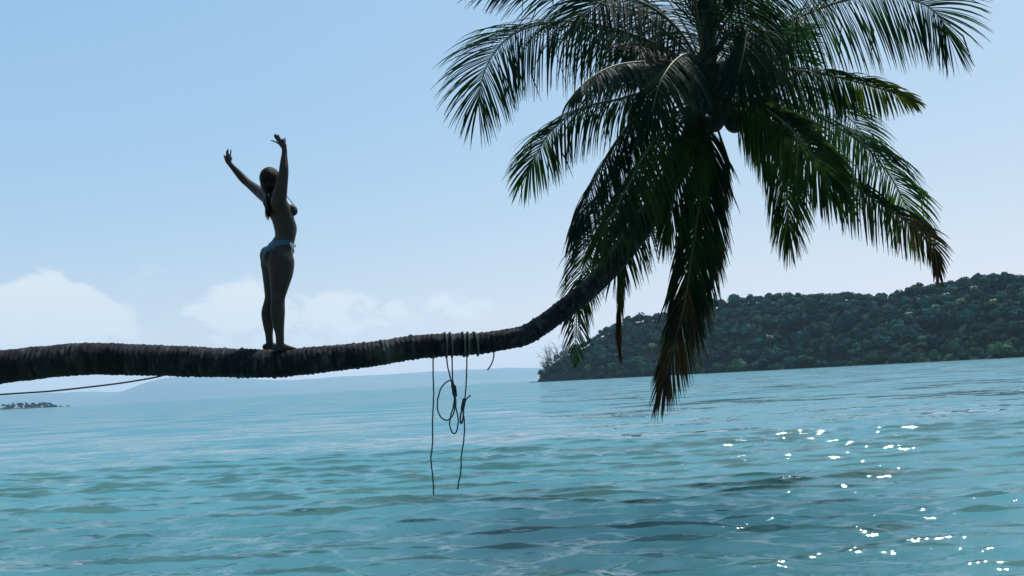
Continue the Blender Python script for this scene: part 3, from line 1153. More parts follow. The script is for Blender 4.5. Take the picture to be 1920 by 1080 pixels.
FR = [
    # upper left: long arching frond
    dict(pts=[(1318, 150, 0), (1255, 95, -.15), (1163, 57, -.3), (1097, 42, -.35), (1030, 42, -.4), (963, 64, -.42), (922, 106, -.42), (902, 155, -.4), (897, 195, -.4)], L=.66, tipf=.75, ang=(80, 56), face=(.15, 1.0), droop=1.15, n=104, start=.2, label='long arching frond on the upper left'),
    # left middle, with splayed tip
    dict(pts=[(1315, 165, 0), (1240, 165, .25), (1163, 185, .45), (1090, 203, .55), (1036, 243, .6), (1007, 287, .6), (988, 325, .6)], L=.50, face=(.1, .95), droop=1.2, n=84, start=.22, mat='g', tip_mat='o'),
    # dark one pointing at the viewer, left
    dict(pts=[(1318, 160, -.05), (1265, 118, -.5), (1205, 116, -1.0), (1150, 124, -1.35), (1105, 148, -1.6), (1078, 176, -1.7)], L=.36, face=(.1, .35), droop=1.6, n=84, start=.2, width=.0105),
    # top left, leaving the frame
    dict(pts=[(1322, 140, 0), (1260, 70, .1), (1190, 20, .2), (1130, 8, .3), (1060, -28, .35), (985, -50, .4), (930, -35, .4)], L=.60, face=(.5, .9), droop=.7, n=86, start=.2),
    dict(pts=[(1322, 140, 0), (1275, 60, -.3), (1215, 10, -.6), (1150, -5, -.9), (1085, 30, -1.1)], L=.52, face=(.5, .8), droop=.9, n=76, start=.25),
    dict(pts=[(1322, 135, 0), (1290, 60, .4), (1245, -10, .8), (1190, -60, 1.1)], L=.60, face=(.6, .9), droop=.8, n=70),
    # down left
    dict(pts=[(1315, 180, -.05), (1250, 176, -.3), (1190, 222, -.5), (1147, 277, -.6), (1118, 330, -.65), (1095, 385, -.65), (1080, 425, -.65)], L=.44, face=(.05, .5), droop=1.7, n=88, start=.2),
    dict(pts=[(1315, 190, 0), (1265, 215, -.6), (1215, 280, -1.0), (1180, 345, -1.15), (1148, 405, -1.2), (1125, 445, -1.2)], L=.50, face=(.2, .6), droop=1.5, n=92, start=.16, mat='o', width=.0105),
    dict(pts=[(1318, 190, .1), (1275, 235, .2), (1232, 300, .3), (1195, 380, .35), (1170, 450, .35), (1155, 500, .35)], L=.50, face=(.3, .9), droop=1.3, n=80, start=.2),
    dict(pts=[(1318, 190, .1), (1270, 200, .5), (1205, 250, .8), (1150, 340, .95), (1110, 440, 1.0), (1090, 520, 1.0), (1082, 575, 1.0)], L=.44, face=(.4, 1.0), droop=1.1, n=80, start=.25),
    # central hanging fronds
    dict(pts=[(1322, 200, -.1), (1325, 270, -.5), (1313, 370, -.65), (1298, 470, -.68), (1283, 570, -.68), (1262, 650, -.66), (1245, 715, -.65)], L=.52, face=(.6, .95), droop=1.0, n=120, start=.12, mat='g', ang=(54, 18), tip_mat='d', width=.0105, tipf=.8, label='longest frond hanging straight down with a browning tip'),
    dict(pts=[(1325, 210, .1), (1332, 290, .2), (1328, 390, .25), (1312, 500, .25), (1300, 585, .25)], L=.50, face=(.5, .9), droop=1.0, n=84, mat='d', ang=(48, 16), label='brown dead frond hanging below the crown'),
    dict(pts=[(1318, 210, -.15), (1295, 270, -.7), (1268, 350, -.95), (1250, 420, -1.0)], L=.46, face=(.4, .8), droop=1.3, n=70, ang=(50, 22), mat='o'),
    # thin dead fronds below the trunk
    dict(pts=[(1300, 245, .3), (1225, 340, .55), (1175, 440, .6), (1163, 530, .6), (1160, 610, .6), (1162, 655, .6)], L=.24, face=(.6, .9), droop=1.6, n=52, start=.45, mat='d', ang=(22, 8), label='thin dead frond hanging behind the trunk'),
    dict(pts=[(1300, 240, .35), (1200, 350, .7), (1120, 470, .85), (1086, 560, .9), (1080, 625, .9), (1079, 682, .9)], L=.34, face=(.8, 1), droop=.9, n=26, start=.62, mat='g', ang=(55, 40), tipf=.2),
    # upper right: long arching frond
    dict(pts=[(1332, 140, 0), (1400, 85, -.1), (1490, 36, -.2), (1574, 4, -.3), (1652, -8, -.35), (1722, 4, -.38), (1760, 30, -.38), (1778, 66, -.38)], L=.58, face=(.2, 1.0), droop=1.0, n=92, start=.26, label='long arching frond on the upper right'),
    dict(pts=[(1330, 135, 0), (1380, 70, .4), (1440, 10, .8), (1500, -30, 1.1), (1570, -30, 1.2)], L=.56, face=(.4, .9), droop=.9, n=76),
    dict(pts=[(1328, 130, 0), (1350, 60, -.3), (1395, 0, -.6), (1450, -30, -.8)], L=.5, face=(.5, .8), droop=1.0, n=66),
    dict(pts=[(1328, 130, 0), (1345, 50, .5), (1375, -30, .9), (1410, -90, 1.1)], L=.6, face=(.6, .9), droop=.8, n=66),
    # right middle, blunt yellowing tip
    dict(pts=[(1335, 160, 0), (1400, 132, -.3), (1475, 130, -.6), (1555, 141, -.8), (1635, 162, -.9), (1690, 180, -.95), (1712, 188, -.95)], L=.40, face=(.1, .5), droop=1.3, n=88, start=.16, tip_mat='y', tipf=.42, width=.0105, label='frond on the right with a blunt yellowing tip'),
    # right lower, broken end
    dict(pts=[(1335, 170, 0), (1410, 165, .2), (1490, 198, .35), (1560, 232, .45), (1625, 278, .5), (1672, 335, .5), (1703, 395, .5), (1722, 430, .5)], L=.56, face=(.15, .6), droop=1.35, n=100, start=.18, mat='g', tip_mat='o'),
    dict(pts=[(1335, 175, -.05), (1410, 205, -.5), (1490, 260, -.85), (1570, 322, -1.05), (1640, 375, -1.15), (1700, 415, -1.2), (1740, 445, -1.2), (1752, 470, -1.2), (1758, 505, -1.2)], L=.42, tipf=.45, face=(.05, .5), droop=1.5, n=100, start=.18, mat='g', tip_mat='d', label='frond on the lower right with a broken brown tip'),
    dict(pts=[(1335, 180, .05), (1395, 200, .3), (1445, 255, .5), (1470, 335, .55), (1478, 400, .55), (1480, 440, .55)], L=.50, face=(.3, .95), droop=1.1, n=80, start=.2, mat='o', ang=(58, 24), label='pale green frond drooping on the right'),
    dict(pts=[(1335, 180, -.1), (1400, 185, -.7), (1465, 225, -1.2), (1520, 285, -1.5), (1560, 345, -1.6)], L=.50, face=(.2, .6), droop=1.5, n=84, start=.2, width=.0105, mat='o'),
    dict(pts=[(1335, 165, .1), (1420, 150, .7), (1510, 170, 1.1), (1590, 220, 1.3), (1640, 280, 1.35)], L=.52, face=(.15, .6), droop=1.3, n=84, start=.2),
    # front, folded over near the crown
    dict(pts=[(1330, 120, -.1), (1372, 62, -.6), (1398, 50, -.9), (1396, 90, -1.15), (1385, 140, -1.25)], L=.52, face=(.5, .8), droop=1.6, n=72, start=.3, mat='g'),
    dict(pts=[(1325, 150, -.1), (1300, 105, -.7), (1270, 110, -1.2), (1240, 150, -1.5), (1222, 210, -1.6)], L=.50, face=(.3, .7), droop=1.5, n=76, start=.2),
    # spear and upright young fronds
    dict(pts=[(1326, 110, 0), (1326, 30, 0), (1327, -60, .0), (1330, -190, .05)], L=.55, face=(.7, .9), droop=.05, n=70, start=.1, ang=(13, 7), rib=.03, wild=.03, width=.0105, label='upright young spear frond at the crown centre'),
    dict(pts=[(1322, 120, 0), (1308, 40, -.15), (1296, -50, -.3), (1275, -170, -.5)], L=.55, face=(.4, .7), droop=.3, n=66, start=.2, ang=(28, 16), rib=.026),
    dict(pts=[(1330, 120, 0), (1345, 30, -.1), (1362, -60, -.2), (1395, -180, -.3)], L=.55, face=(.4, .8), droop=.3, n=66, start=.2, ang=(30, 18), rib=.026),
    # toward the viewer, filling the middle of the crown
    dict(pts=[(1320, 150, 0), (1270, 110, -.3), (1225, 85, -.6), (1175, 82, -.9)], L=.42, face=(.2, .5), droop=1.4, n=70, start=.2),
    dict(pts=[(1330, 140, .1), (1385, 100, .2), (1440, 75, .4), (1500, 70, .6)], L=.42, face=(.2, .5), droop=1.3, n=70, start=.2),
    # behind the crown
    dict(pts=[(1325, 150, .1), (1270, 110, .8), (1210, 110, 1.5), (1150, 140, 2.0), (1105, 185, 2.2)], L=.55, face=(.2, .6), droop=1.2, n=76, start=.2),
    dict(pts=[(1330, 150, .1), (1390, 100, .8), (1450, 90, 1.5), (1510, 115, 2.0)], L=.52, face=(.2, .6), droop=1.2, n=70, start=.2),
]
for i, f in enumerate(FR):
    frond(seed=i, **f)

# leaf bases and fibre round the top of the trunk
HUSK = noisy('husk', (0.016, 0.020, 0.016), (0.040, 0.042, 0.030), 5.0, 0.6, 0.3)
rg = np.random.default_rng(31)
for i in range(12):
    a = i * 2.4
    c = np.array(P(1320 + rg.uniform(-4, 6), 205 - i * 6, YC)[:])
    d = np.array([math.cos(a), math.sin(a), 0])
    pts, _ = catmull([c + d * 0.05, c + d * 0.13 + [0, 0, .10], c + d * 0.20 + [0, 0, .27]], 8)
    MB().tube(pts, np.linspace(.055, .022, 8), 8).build('leaf_base', HUSK, palm)
# sheathed spear of unopened leaf
st, _ = catmull([P(1325, 150, YC)[:], P(1326, 60, YC)[:], P(1327, -70, YC)[:], P(1329, -260, YC)[:]], 16)
MB().tube(st, np.linspace(.085, .035, 16), 12).build('spear', HUSK, palm)
# coconuts
for i, (px, py, dz, r) in enumerate([(1377, 226, -.30, .105), (1352, 214, -.32, .10), (1368, 200, -.2, .10), (1340, 226, -.28, .095), (1300, 222, -.30, .10), (1322, 236, -.34, .095)]):
    c = np.array(P(px, py, YC + dz)[:])
    tilt = unit(np.array([0.2 * math.sin(i * 2), 0.2 * math.cos(i * 3), 1]))
    x = unit(np.cross(tilt, [0, 1, 0.1]))
    y = np.cross(tilt, x)
    mb = MB().blob(c, [x * r, y * r, tilt * r * 1.22], 18, 12)
    cn = mb.build('coconut', HUSK, palm)
    st, _ = catmull([c + tilt * r * 1.1, c + tilt * (r + .10) + [0, .05, 0], np.array(P(1325, 165, YC)[:])], 8)
    MB().tube(st, .012, 6).build('stalk', RIB, cn)
# old flower spathe curling down
st, _ = catmull([P(1330, 195, YC - .2)[:], P(1352, 262, YC - .3)[:], P(1364, 310, YC - .3)[:], P(1360, 338, YC - .3)[:], P(1350, 362, YC - .3)[:]], 24)
MB().tube(st, np.concatenate([np.linspace(.010, .012, 10), np.linspace(.014, .030, 8), np.linspace(.024, .004, 6)]), 8).build('spathe', RIB_DEAD, palm)

# ------------------------------------------------------------------ ropes
ROPE_NEW = noisy('rope_fibre', (0.07, 0.085, 0.085), (0.14, 0.15, 0.14), 40.0, 0.9, 0.1, 0.5, 120)
ROPE_OLD = noisy('rope_weathered', (0.11, 0.105, 0.085), (0.22, 0.20, 0.16), 40.0, 0.9, 0.1, 0.5, 120)


def rope_tube(pts, r=.0085, n=70, wob=0.0025, seed=0):
    C, L = catmull(pts, n)
    rg = np.random.default_rng(seed)
    k = np.arange(n)
    C = C + np.stack([np.sin(k * 0.9 + seed), np.cos(k * 0.7), np.sin(k * 0.5)], 1) * wob * 0.4
    return C


def wrap(px, turns=1.0, slant=0.02, r=.009, start=-1.2, grow=.008):
    c, rad, T = trunk_at(px)
    u = unit(np.array([0, 0, 1.0]) - T * T[2])
    v = np.cross(T, u)
    pts = []
    n = int(40 * turns)
    for i in range(n + 1):
        a = start + 2 * math.pi * turns * i / n
        pts.append(c + T * (slant * (i / n - .5) + 0.008 * math.sin(a)) + (rad + grow) * (math.cos(a) * u + math.sin(a) * v))
    return np.array(pts), r


def hang(name, label, wraps, strands, knots=(), mat=ROPE_NEW):
    c, rad, T = trunk_at(wraps[0][0]) if wraps else (np.array(strands[0][0][0]), 0, None)
    e = empty(name, tuple(c))
    for w in wraps:
        pts, r = wrap(*w)
        MB().tube(pts, r, 7).build('wrap', ROPE_OLD, e)
    for s, r in strands:
        MB().tube(rope_tube(s, r, 90, seed=len(s)), r, 7).build('strand', mat, e)
    for kpts, kr in knots:
        mb = MB()
        C, L = catmull(kpts, 12)
        for j in range(3):
            mb.tube(C + np.stack([np.sin(np.arange(12) * 2.1 + j * 2.1), np.cos(np.arange(12) * 2.1 + j * 2.1), np.zeros(12)], 1) * kr, kr * 0.75, 7)
        mb.build('knot', mat, e)
    tag(e, label, 'rope', 'ropes tied round the palm trunk')
    return e


def PR(lst, Y): return [tuple(P(x, y, Y)[:]) for x, y in lst]


hang('rope', 'long straight rope hanging into the water, left of the looped one', [(812, .35, .01, .0085, 2.4)],
     [(PR([(812, 655), (812, 700), (813, 740), (811, 790), (811, 830), (808, 860), (811, 890), (813, 918), (813, 932)], 7.32), .0066)])
hang('rope', 'rope hanging in two loops below a thick knot', [(836, 1.0, .02), (846, 1.0, .025)],
     [(PR([(836, 655), (839, 685), (845, 710), (850, 735), (853, 760), (848, 780), (836, 788), (824, 778), (820, 757), (826, 730), (838, 716), (848, 714), (851, 725)], 7.30), .0066),
      (PR([(847, 655), (848, 690), (849, 715), (854, 745), (855, 765), (859, 785), (857, 805), (851, 813), (844, 802), (844, 785), (850, 762), (853, 740)], 7.33), .0066)],
     [(PR([(850, 722), (852, 732), (853, 742)], 7.31), .015)])
hang('rope', 'knotted rope with a frayed end hanging into the water, right of the looped one', [(868, 1.0, .02), (876, 1.0, -.02)],
     [(PR([(876, 655), (875, 690), (874, 720), (872, 745), (869, 770), (871, 800), (869, 830), (865, 855), (864, 885), (860, 904), (858, 918)], 7.34), .0066),
      (PR([(873, 750), (879, 744), (882, 741)], 7.33), .006),
      (PR([(870, 748), (866, 768), (863, 782), (864, 794), (868, 786), (869, 765)], 7.33), .008)],
     [(PR([(871, 748), (869, 758), (867, 768)], 7.335), .0125)])
hang('rope', 'short loose rope end dangling under the trunk near the bend', [(892, 1.0, .05)],
     [(PR([(924, 652), (926, 664), (924, 676), (919, 687), (914, 694)], 7.42), .0065)])
line = [tuple(P(318, 700, 6.98)[:]), tuple(P(290, 708, 6.95)[:]), tuple(P(220, 719, 6.9)[:]), tuple(P(120, 731, 6.8)[:]), tuple(P(0, 740, 6.7)[:]), tuple(P(-150, 750, 6.6)[:]), (-6.6, 6.3, 1.0), (-7.35, 6.1, .62)]
e = empty('mooring_line', line[0])
MB().tube(rope_tube(line, .007, 100), .007, 6).build('strand', ROPE_NEW, e)
tag(e, 'thin line sloping from under the trunk out of the picture on the left', 'rope')

# ------------------------------------------------------------------ person
TH = R(45)
Fv = np.array([math.cos(TH), math.sin(TH), 0])      # the way the person faces
Lv = np.array([-math.sin(TH), math.cos(TH), 0])     # her left
Zv = np.array([0, 0, 1.0])
PXM = FPX / D0


def PP(x, y, dd=0.0): return np.array(P(x, y, D0 + dd)[:])


def build_person():
    mb = MB()

    def sec(x, y, hw, b, dd=0.0):
        h = hw / PXM
        a = math.sqrt(max((0.55 * h) ** 2, h * h - (b * math.sin(TH)) ** 2)) / math.cos(TH)
        return (PP(x, y, dd), Fv * a, Lv * b)
    # trunk of the body
    mb.loft([sec(521, 503, 22, .120), sec(520.5, 494, 28, .155), sec(520.5, 486, 30.5, .168), sec(520.5, 476, 31, .172), sec(523, 467, 29.5, .166), sec(527, 459, 27, .155), sec(531.5, 450, 23.5, .140),
             sec(535.5, 441, 21.5, .126), sec(536, 433, 22.2, .120), sec(534.5, 424, 23, .124), sec(532, 415, 22.8, .130), sec(527.5, 405, 23.4, .138), sec(523.5, 396, 23.6, .148), sec(519.5, 387, 24, .156), sec(515.5, 379, 22, .160),
             sec(515.5, 372, 16, .135), sec(514, 366, 12, .085), sec(513.2, 360, 9.5, .058), sec(512.5, 350, 9, .054)], 32)

    def limb(rows, k=18):
        pts = np.array([np.append(PP(x, y, dd), hw / PXM) for x, y, hw, dd in rows])
        C, _ = catmull(pts, 40)
        mb.tube(C[:, :3], C[:, 3], k)
    nd, fd = -.070, .070
    limb([(524, 468, 19, nd), (526.5, 488, 24.5, nd), (527, 510, 22.5, nd), (524, 535, 17.5, nd), (521.5, 556, 13.5, nd), (521, 566, 12.8, nd), (520.5, 586, 13.6, nd), (522, 606, 11.0, nd), (524.5, 627, 8.0, nd), (525, 640, 7.6, nd), (524.5, 648, 7.6, nd)])
    limb([(517, 468, 19, fd), (512, 488, 23, fd), (512, 510, 20.5, fd), (511, 535, 16.5, fd), (509.5, 556, 13.0, fd), (507.5, 566, 12.3, fd), (503.8, 587, 13.6, fd), (503.2, 606, 10.6, fd), (504.5, 627, 7.2, fd), (505.3, 639, 6.8, fd), (505.3, 645.5, 6.8, fd)])
    # buttocks
    for dx, dy, s in ((503.5, 478, nd), (501.5, 478, fd)):
        mb.blob(PP(dx + (4 if s < 0 else 0), dy + 2, s), [Fv * .066, Lv * .080, Zv * .088])
    # breasts
    for s in (-1, 1):
        mb.blob(PP(533, 395, 0) + Lv * (.062 * s) + Fv * .042, [Fv * .046, Lv * .050, Zv * .050 - Fv * .012])
    # feet on the trunk
    for ax, ay, dd, ln in ((524.5, 650, nd, 1.0), (505.3, 648.5, fd, .95)):
        h = PP(ax, ay, dd)
        h = h - Zv * 0.006
        mb.blob(h - Fv * .032 - Zv * .003, [Fv * .036, Lv * .029, Zv * .030])
        mb.loft([(h - Fv * .02 + Zv * .002, Lv * .026, Zv * .034), (h + Fv * .03 + Zv * .004, Lv * .030, Zv * .036), (h + Fv * .075 - Zv * .004, Lv * .036, Zv * .025),
                 (h + Fv * .115 - Zv * .010, Lv * .041, Zv * .017), (h + Fv * .142 - Zv * .013, Lv * .040, Zv * .012), (h + Fv * .15 - Zv * .014, Lv * .030, Zv * .008)][::-1], 16)
        sgn = -1 if dd > 0 else 1
        for k in range(5):
            o = sgn * (.030 - .0155 * k)
            tl = (.052, .050, .046, .040, .034)[k]
            r = (.0115, .0085, .008, .0075, .007)[k]
            b = h + Fv * (.135 - .006 * k) + Lv * o - Zv * .013
            mb.tube(np.array([b, b + Fv * tl * .5 + Zv * .002, b + Fv * tl - Zv * .004]), np.array([r, r, r * .75]), 8)
    # arms
    limb([(512, 380, 12, .10), (502, 371, 13, .16), (489, 362, 11.5, .24), (476, 352, 9.6, .30), (466, 344, 8.3, .34), (457, 336, 8.4, .35), (446, 324, 7.2, .33), (436, 313, 5.4, .30), (431, 307, 5.0, .29)], 16)
    limb([(519, 384, 12, -.09), (523, 373, 14, -.14), (526, 358, 12.5, -.17), (529, 342, 10.6, -.19), (531.5, 327, 9.2, -.20), (532.3, 316, 8.6, -.20), (532.7, 303, 7.2, -.19), (533.3, 290, 5.4, -.18), (533.5, 280, 5.0, -.18)], 16)
    # deltoid / shoulder blade fill
    mb.blob(PP(505, 378, .11), [Fv * .060, Lv * .065, Zv * .070])
    mb.blob(PP(523, 380, -.11), [Fv * .065, Lv * .060, Zv * .075])

    def hand(wr, palm_rows, fingers, dd, pn):
        rows = [(PP(x, y, dd + q), h1, h2) for x, y, q, h1, h2 in palm_rows]
        secs = []
        for i, (c, h1, h2) in enumerate(rows):
            t = unit((rows[min(i + 1, len(rows) - 1)][0] - rows[max(i - 1, 0)][0]))
            side = unit(np.cross(t, pn))
            nn = np.cross(side, t)
            secs.append((c, side * h1 / PXM, nn * h2 / PXM))
        mb.loft(secs, 16)
        for pts, r0, r1 in fingers:
            C, _ = catmull(np.array([PP(x, y, dd + q) for x, y, q in pts]), 10)
            mb.tube(C, np.linspace(r0, r1, 10), 10)
    # right hand, fingers spread, wrist bent back
    hand(None, [(533.5, 281, 0, 4.6, 3.8), (532.2, 275, 0, 6.0, 3.6), (529.5, 269.5, .006, 7.4, 3.0), (527.3, 265, .012, 7.6, 2.6), (526.5, 262.5, .015, 6.6, 2.2)],
         [([(528, 273, 0), (521, 268.3, -.004), (514, 265.2, -.008), (507.6, 263.2, -.008)], .0095, .0062),
          ([(524, 268, .01), (520.5, 264.2, .012), (516.5, 258.5, .010), (513.2, 253.4, .002)], .0090, .0060),
          ([(526, 267, .012), (522.6, 262.2, .016), (518.6, 255.5, .016), (515.4, 250.2, .008)], .0090, .0060),
          ([(529, 266, .012), (526, 261.0, .018), (523, 256, .022), (520.8, 251.8, .020)], .0088, .0060),
          ([(533, 268.5, .008), (535, 264.5, .014), (534.6, 261, .022), (533.3, 257.6, .026)], .0082, .0062)], -.18, np.array([0.1, 1.0, 0.3]))
    # left hand, held up flat
    hand(None, [(431.5, 308.5, 0, 4.8, 3.8), (428.8, 303.5, 0, 6.0, 3.8), (427.4, 299, 0, 7.0, 3.4), (427, 295, .002, 7.2, 2.8), (427, 292.5, .004, 6.4, 2.2)],
         [([(422.5, 298, 0), (421.2, 294.5, 0), (420.2, 291.5, .0), (419.4, 289.6, -.004)], .0085, .0060),
          ([(425, 296, .0), (424.9, 291, .004), (424.9, 286, .006), (425.2, 282, .004)], .0086, .0060),
          ([(427.5, 296, .0), (427.6, 290, .005), (427.7, 283.5, .008), (427.8, 278.2, .006)], .0088, .0060),
          ([(431, 296, .0), (431.8, 290.5, .004), (432.8, 285, .006), (433.6, 280.3, .004)], .0088, .0060),
          ([(430.5, 303, .01), (433.4, 300, .03), (434.4, 296.8, .045), (434.2, 293.5, .055)], .0092, .0066)], .29, np.array([0.1, 1.0, 0.1]))
    # head, chin lifted a little
    hc = PP(510, 338, 0.0)
    hz = unit(Zv - Fv * .22)
    hf = unit(Fv + Zv * .22)
    mb.blob(hc, [hf * .094, Lv * .074, hz * .108], 24, 16)
    mb.blob(hc + hf * .042 - hz * .058, [hf * .052, Lv * .052, hz * .055])          # jaw
    mb.blob(hc + hf * .092 - hz * .018, [hf * .018, Lv * .012, hz * .022], 10, 8)    # nose
    mb.blob(hc + hf * .090 - hz * .050, [hf * .010, Lv * .022, hz * .010], 10, 8)    # lips
    mb.blob(hc + hf * .084 + hz * .016, [hf * .012, Lv * .045, hz * .010], 10, 8)    # brow
    for s in (-1, 1):
        mb.blob(hc + Lv * (.076 * s) - hz * .012, [hf * .018, Lv * .010, hz * .028], 10, 8)   # ears
    body = mb.build('person', None)
    md = body.modifiers.new('remesh', 'REMESH')
    md.mode = 'VOXEL'
    md.voxel_size = 0.0048
    md.use_smooth_shade = True
    sm = body.modifiers.new('smooth', 'SMOOTH')
    sm.factor = 0.5
    sm.iterations = 3
    dg = bpy.context.evaluated_depsgraph_get()
    me = bpy.data.meshes.new_from_object(body.evaluated_get(dg))
    bpy.data.objects.remove(body)
    n = len(me.vertices)
    co = np.zeros(n * 3)
    me.vertices.foreach_get('co', co)
    co = co.reshape(-1, 3)
    nr = np.zeros(n * 3)
    me.vertices.foreach_get('normal', nr)
    nr = nr.reshape(-1, 3)
    print('person verts', n)
    # smooth the torso more than the hands, feet
    foot = PP(515, 652)
    ob = bpy.data.objects.new('person', me)
    COL.objects.link(ob)
    ob['label'] = 'person in a bikini standing on the trunk, arms raised, seen from behind'
    ob['category'] = 'person'
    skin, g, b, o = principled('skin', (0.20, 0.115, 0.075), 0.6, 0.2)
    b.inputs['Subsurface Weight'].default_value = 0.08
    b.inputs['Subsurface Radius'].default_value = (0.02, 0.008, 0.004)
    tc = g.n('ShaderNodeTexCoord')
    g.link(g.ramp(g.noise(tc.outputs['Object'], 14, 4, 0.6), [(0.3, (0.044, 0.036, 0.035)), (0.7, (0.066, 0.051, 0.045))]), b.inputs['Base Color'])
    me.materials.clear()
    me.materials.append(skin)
    polys = [tuple(p.vertices) for p in me.polygons]

    def shell(name, mask, off, mat, extra=None):
        """cloth lying on the skin where mask is true"""
        keep = [p for p in polys if all(mask[i] for i in p)]
        used = sorted({i for p in keep for i in p})
        mp = {i: k for k, i in enumerate(used)}
        m2 = len(used)
        V = [tuple(co[i] + nr[i] * off) for i in used] + [tuple(co[i] - nr[i] * 0.002) for i in used]
        F = [tuple(mp[i] for i in p) for p in keep]
        ed = {}
        for p in F:
            for a, c in zip(p, p[1:] + p[:1]):
                ed[(a, c)] = 1
        F2 = list(F)
        for (a, c) in ed:
            if (c, a) not in ed:
                F2.append((c, a, a + m2, c + m2))
        o2 = mesh_obj(name, V, F2, mat)
        o2.parent = ob
        return o2
    # body coordinates of every vertex
    rel = co - PP(521, 478)
    lat = rel @ Lv
    fw = rel @ Fv
    vpix = 540 - FPX * ((co - np.array(CAM)) @ np.array(CU)) / ((co - np.array(CAM)) @ np.array(FWD))
    upix = 960 + FPX * ((co - np.array(CAM)) @ np.array(CR)) / ((co - np.array(CAM)) @ np.array(FWD))
    hgt = (co[:, 2] - PP(521, 478)[2])                 # metres above hip level
    al = np.abs(lat)
    back = fw < 0.02
    low_b = np.interp(al, [0, .012, .03, .06, .11, .16, .2], [-.20, -.075, -.035, .005, .035, .060, .066])
    low_f = np.interp(al, [0, .02, .05, .10, .15, .2], [-.20, -.09, -.04, .015, .055, .066])
    top = np.interp(fw, [-.12, 0, .12], [.122, .108, .075])
    arms = (hgt > .28)
    m_b = (~arms) & (hgt < top) & (hgt > np.where(back, low_b, low_f))
    teal = noisy('bikini_cloth', (0.045, 0.12, 0.17), (0.075, 0.17, 0.22), 8.0, 0.7, 0.2, 0.2, 300)
    dark = noisy('bikini_top_cloth', (0.02, 0.05, 0.055), (0.04, 0.085, 0.085), 8.0, 0.7, 0.2, 0.2, 300)
    bb = shell('bikini_bottom', m_b, .0045, teal)
    # bow tied at her right hip
    pale = noisy('bow_ribbon', (0.55, 0.50, 0.62), (0.72, 0.70, 0.78), 20, 0.6, 0.3)
    bc = PP(547, 461, -.10)
    tmp = MB()
    cand = np.argsort(np.linalg.norm(np.stack([upix - 546, vpix - 461], 1), axis=1) + 400 * np.clip(co[:, 1] - D0 + .02, 0, 1))[:1]
    bc = co[cand[0]] + nr[cand[0]] * .008
    bn = nr[cand[0]]
    sx = unit(np.cross(Zv, bn))
    for s in (-1, 1):
        lp, _ = catmull([bc, bc + sx * .022 * s + Zv * .018 + bn * .008, bc + sx * .042 * s + Zv * .006 + bn * .01, bc + sx * .024 * s - Zv * .006 + bn * .006, bc], 16)
        tmp.tube(lp, .0045, 6)
        tl, _ = catmull([bc, bc + sx * .014 * s - Zv * .03 + bn * .008, bc + sx * .018 * s - Zv * .065 + bn * .004], 8)
        tmp.tube(tl, .0042, 6)
    tmp.blob(bc, [sx * .008, bn * .008, Zv * .009], 8, 6)
    bow = tmp.build('bow', pale)
    bow.parent = ob
    # bikini top: cups and the strap round the back
    rc = co - (PP(533, 395, 0) + Fv * .042)
    cup = np.zeros(n, bool)
    for s in (-1, 1):
        q = rc - Lv * (.064 * s)
        ql, qz = np.abs(q @ Lv), q[:, 2]
        cup |= (np.linalg.norm(q, axis=1) < .085) & (q @ Fv > -.005) & (qz > -.055) & (qz < .05 - ql * 1.0)
    strap_z = PP(535, 409)[2] + np.interp((co - PP(533, 409)) @ Fv, [-.12, .12], [-.052, .024])
    strap = (np.abs(co[:, 2] - strap_z) < .0065) & (np.linalg.norm((co - PP(532, 408))[:, :2], axis=1) < .19)
    shell('bikini_top', cup | strap, .004, dark)
    nk = MB()
    for s in (-1, 1):
        a = PP(533, 395, 0) + Fv * .074 + Lv * (.058 * s) + Zv * .038
        c = PP(514, 361) + Lv * (.045 * s) + Fv * .035 + Zv * .01
        dcf = PP(514, 362) - Fv * .050 + Zv * .0
        pts, _ = catmull([a, (a + c) / 2 + Fv * .012 + Zv * .004, c, dcf], 20)
        nk.tube(pts, .0038, 6)
    ns = nk.build('neck_strap', dark)
    ns.parent = ob
    # hair: cap and a long fall down the back
    hair = noisy('hair', (0.010, 0.008, 0.007), (0.022, 0.016, 0.012), 60, 0.5, 0.12, 0.35, 220)
    hm = MB()
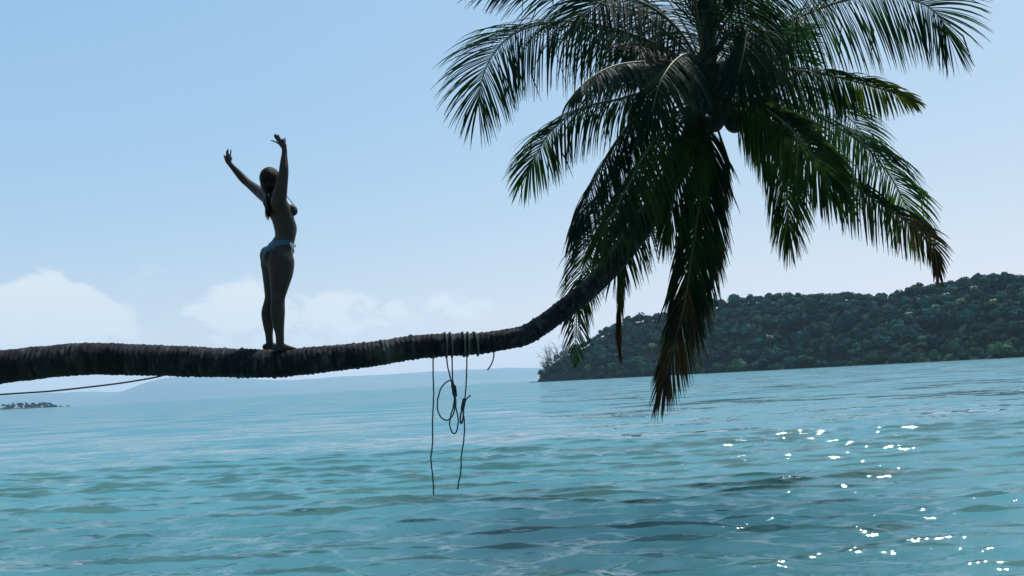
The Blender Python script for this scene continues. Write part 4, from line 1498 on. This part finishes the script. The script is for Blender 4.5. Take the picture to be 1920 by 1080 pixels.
    hm.blob(hc - hf * .012 + hz * .012, [hf * .101, Lv * .086, hz * .112], 26, 18)
    hm.blob(hc - hf * .050 - hz * .030, [hf * .062, Lv * .078, hz * .085], 20, 14)
    rg = np.random.default_rng(2)
    for i in range(46):
        a = rg.uniform(-1, 1)
        r0 = hc - hf * (.075 + .02 * (1 - a * a)) + Lv * a * .06 + hz * rg.uniform(-.05, .05)
        endx, endy = rg.normal(506.5, 2.6), rg.uniform(390, 416)
        q1 = PP(511 + a * 3.0, 366, 0) - Fv * .070 + Lv * a * .045
        q2 = PP(518.5 + a * 2.0, 386, 0) - Fv * (.098) + Lv * (a * .045)
        q3 = PP(endx + 15.5, endy, 0) - Fv * .098 + Lv * (a * .030)
        pts, _ = catmull([r0, q1, q2, q3], 22)
        hm.tube(pts, np.concatenate([np.linspace(.013, .012, 14), np.linspace(.010, .0015, 8)]), 6)
    ho = hm.build('hair', hair)
    ho.parent = ob
    # eyes
    white = principled('eye_white', (0.7, 0.7, 0.68), 0.25)[0]
    for s in (-1, 1):
        eo = MB().blob(hc + hf * .084 + Lv * (.030 * s) + hz * .002, [hf * .011, Lv * .013, hz * .008], 10, 8).build('eye', white)
        eo.parent = ob
    return ob


person = build_person()

# ------------------------------------------------------------------ sea haze
me = bpy.data.meshes.new('haze')
bm = bmesh.new()
bmesh.ops.create_cube(bm, size=1.0)
bm.to_mesh(me)
bm.free()
hz = bpy.data.objects.new('haze', me)
COL.objects.link(hz)
hz.scale = (26000, 9800, 366.0)
hz.location = (0, 4550, 366.0 / 2 - 6.0)
hm_ = bpy.data.materials.new('sea_haze')
hm_.use_nodes = True
g = NT(hm_.node_tree)
pv = g.n('ShaderNodeVolumePrincipled')
pv.inputs['Color'].default_value = (0.60, 0.86, 1.0, 1)
pv.inputs['Density'].default_value = 1.15e-4
pv.inputs['Anisotropy'].default_value = 0.3
oo = g.n('ShaderNodeOutputMaterial')
g.link(pv.outputs[0], oo.inputs['Volume'])
me.materials.append(hm_)
tag(hz, kind='stuff', label='pale blue sea haze')
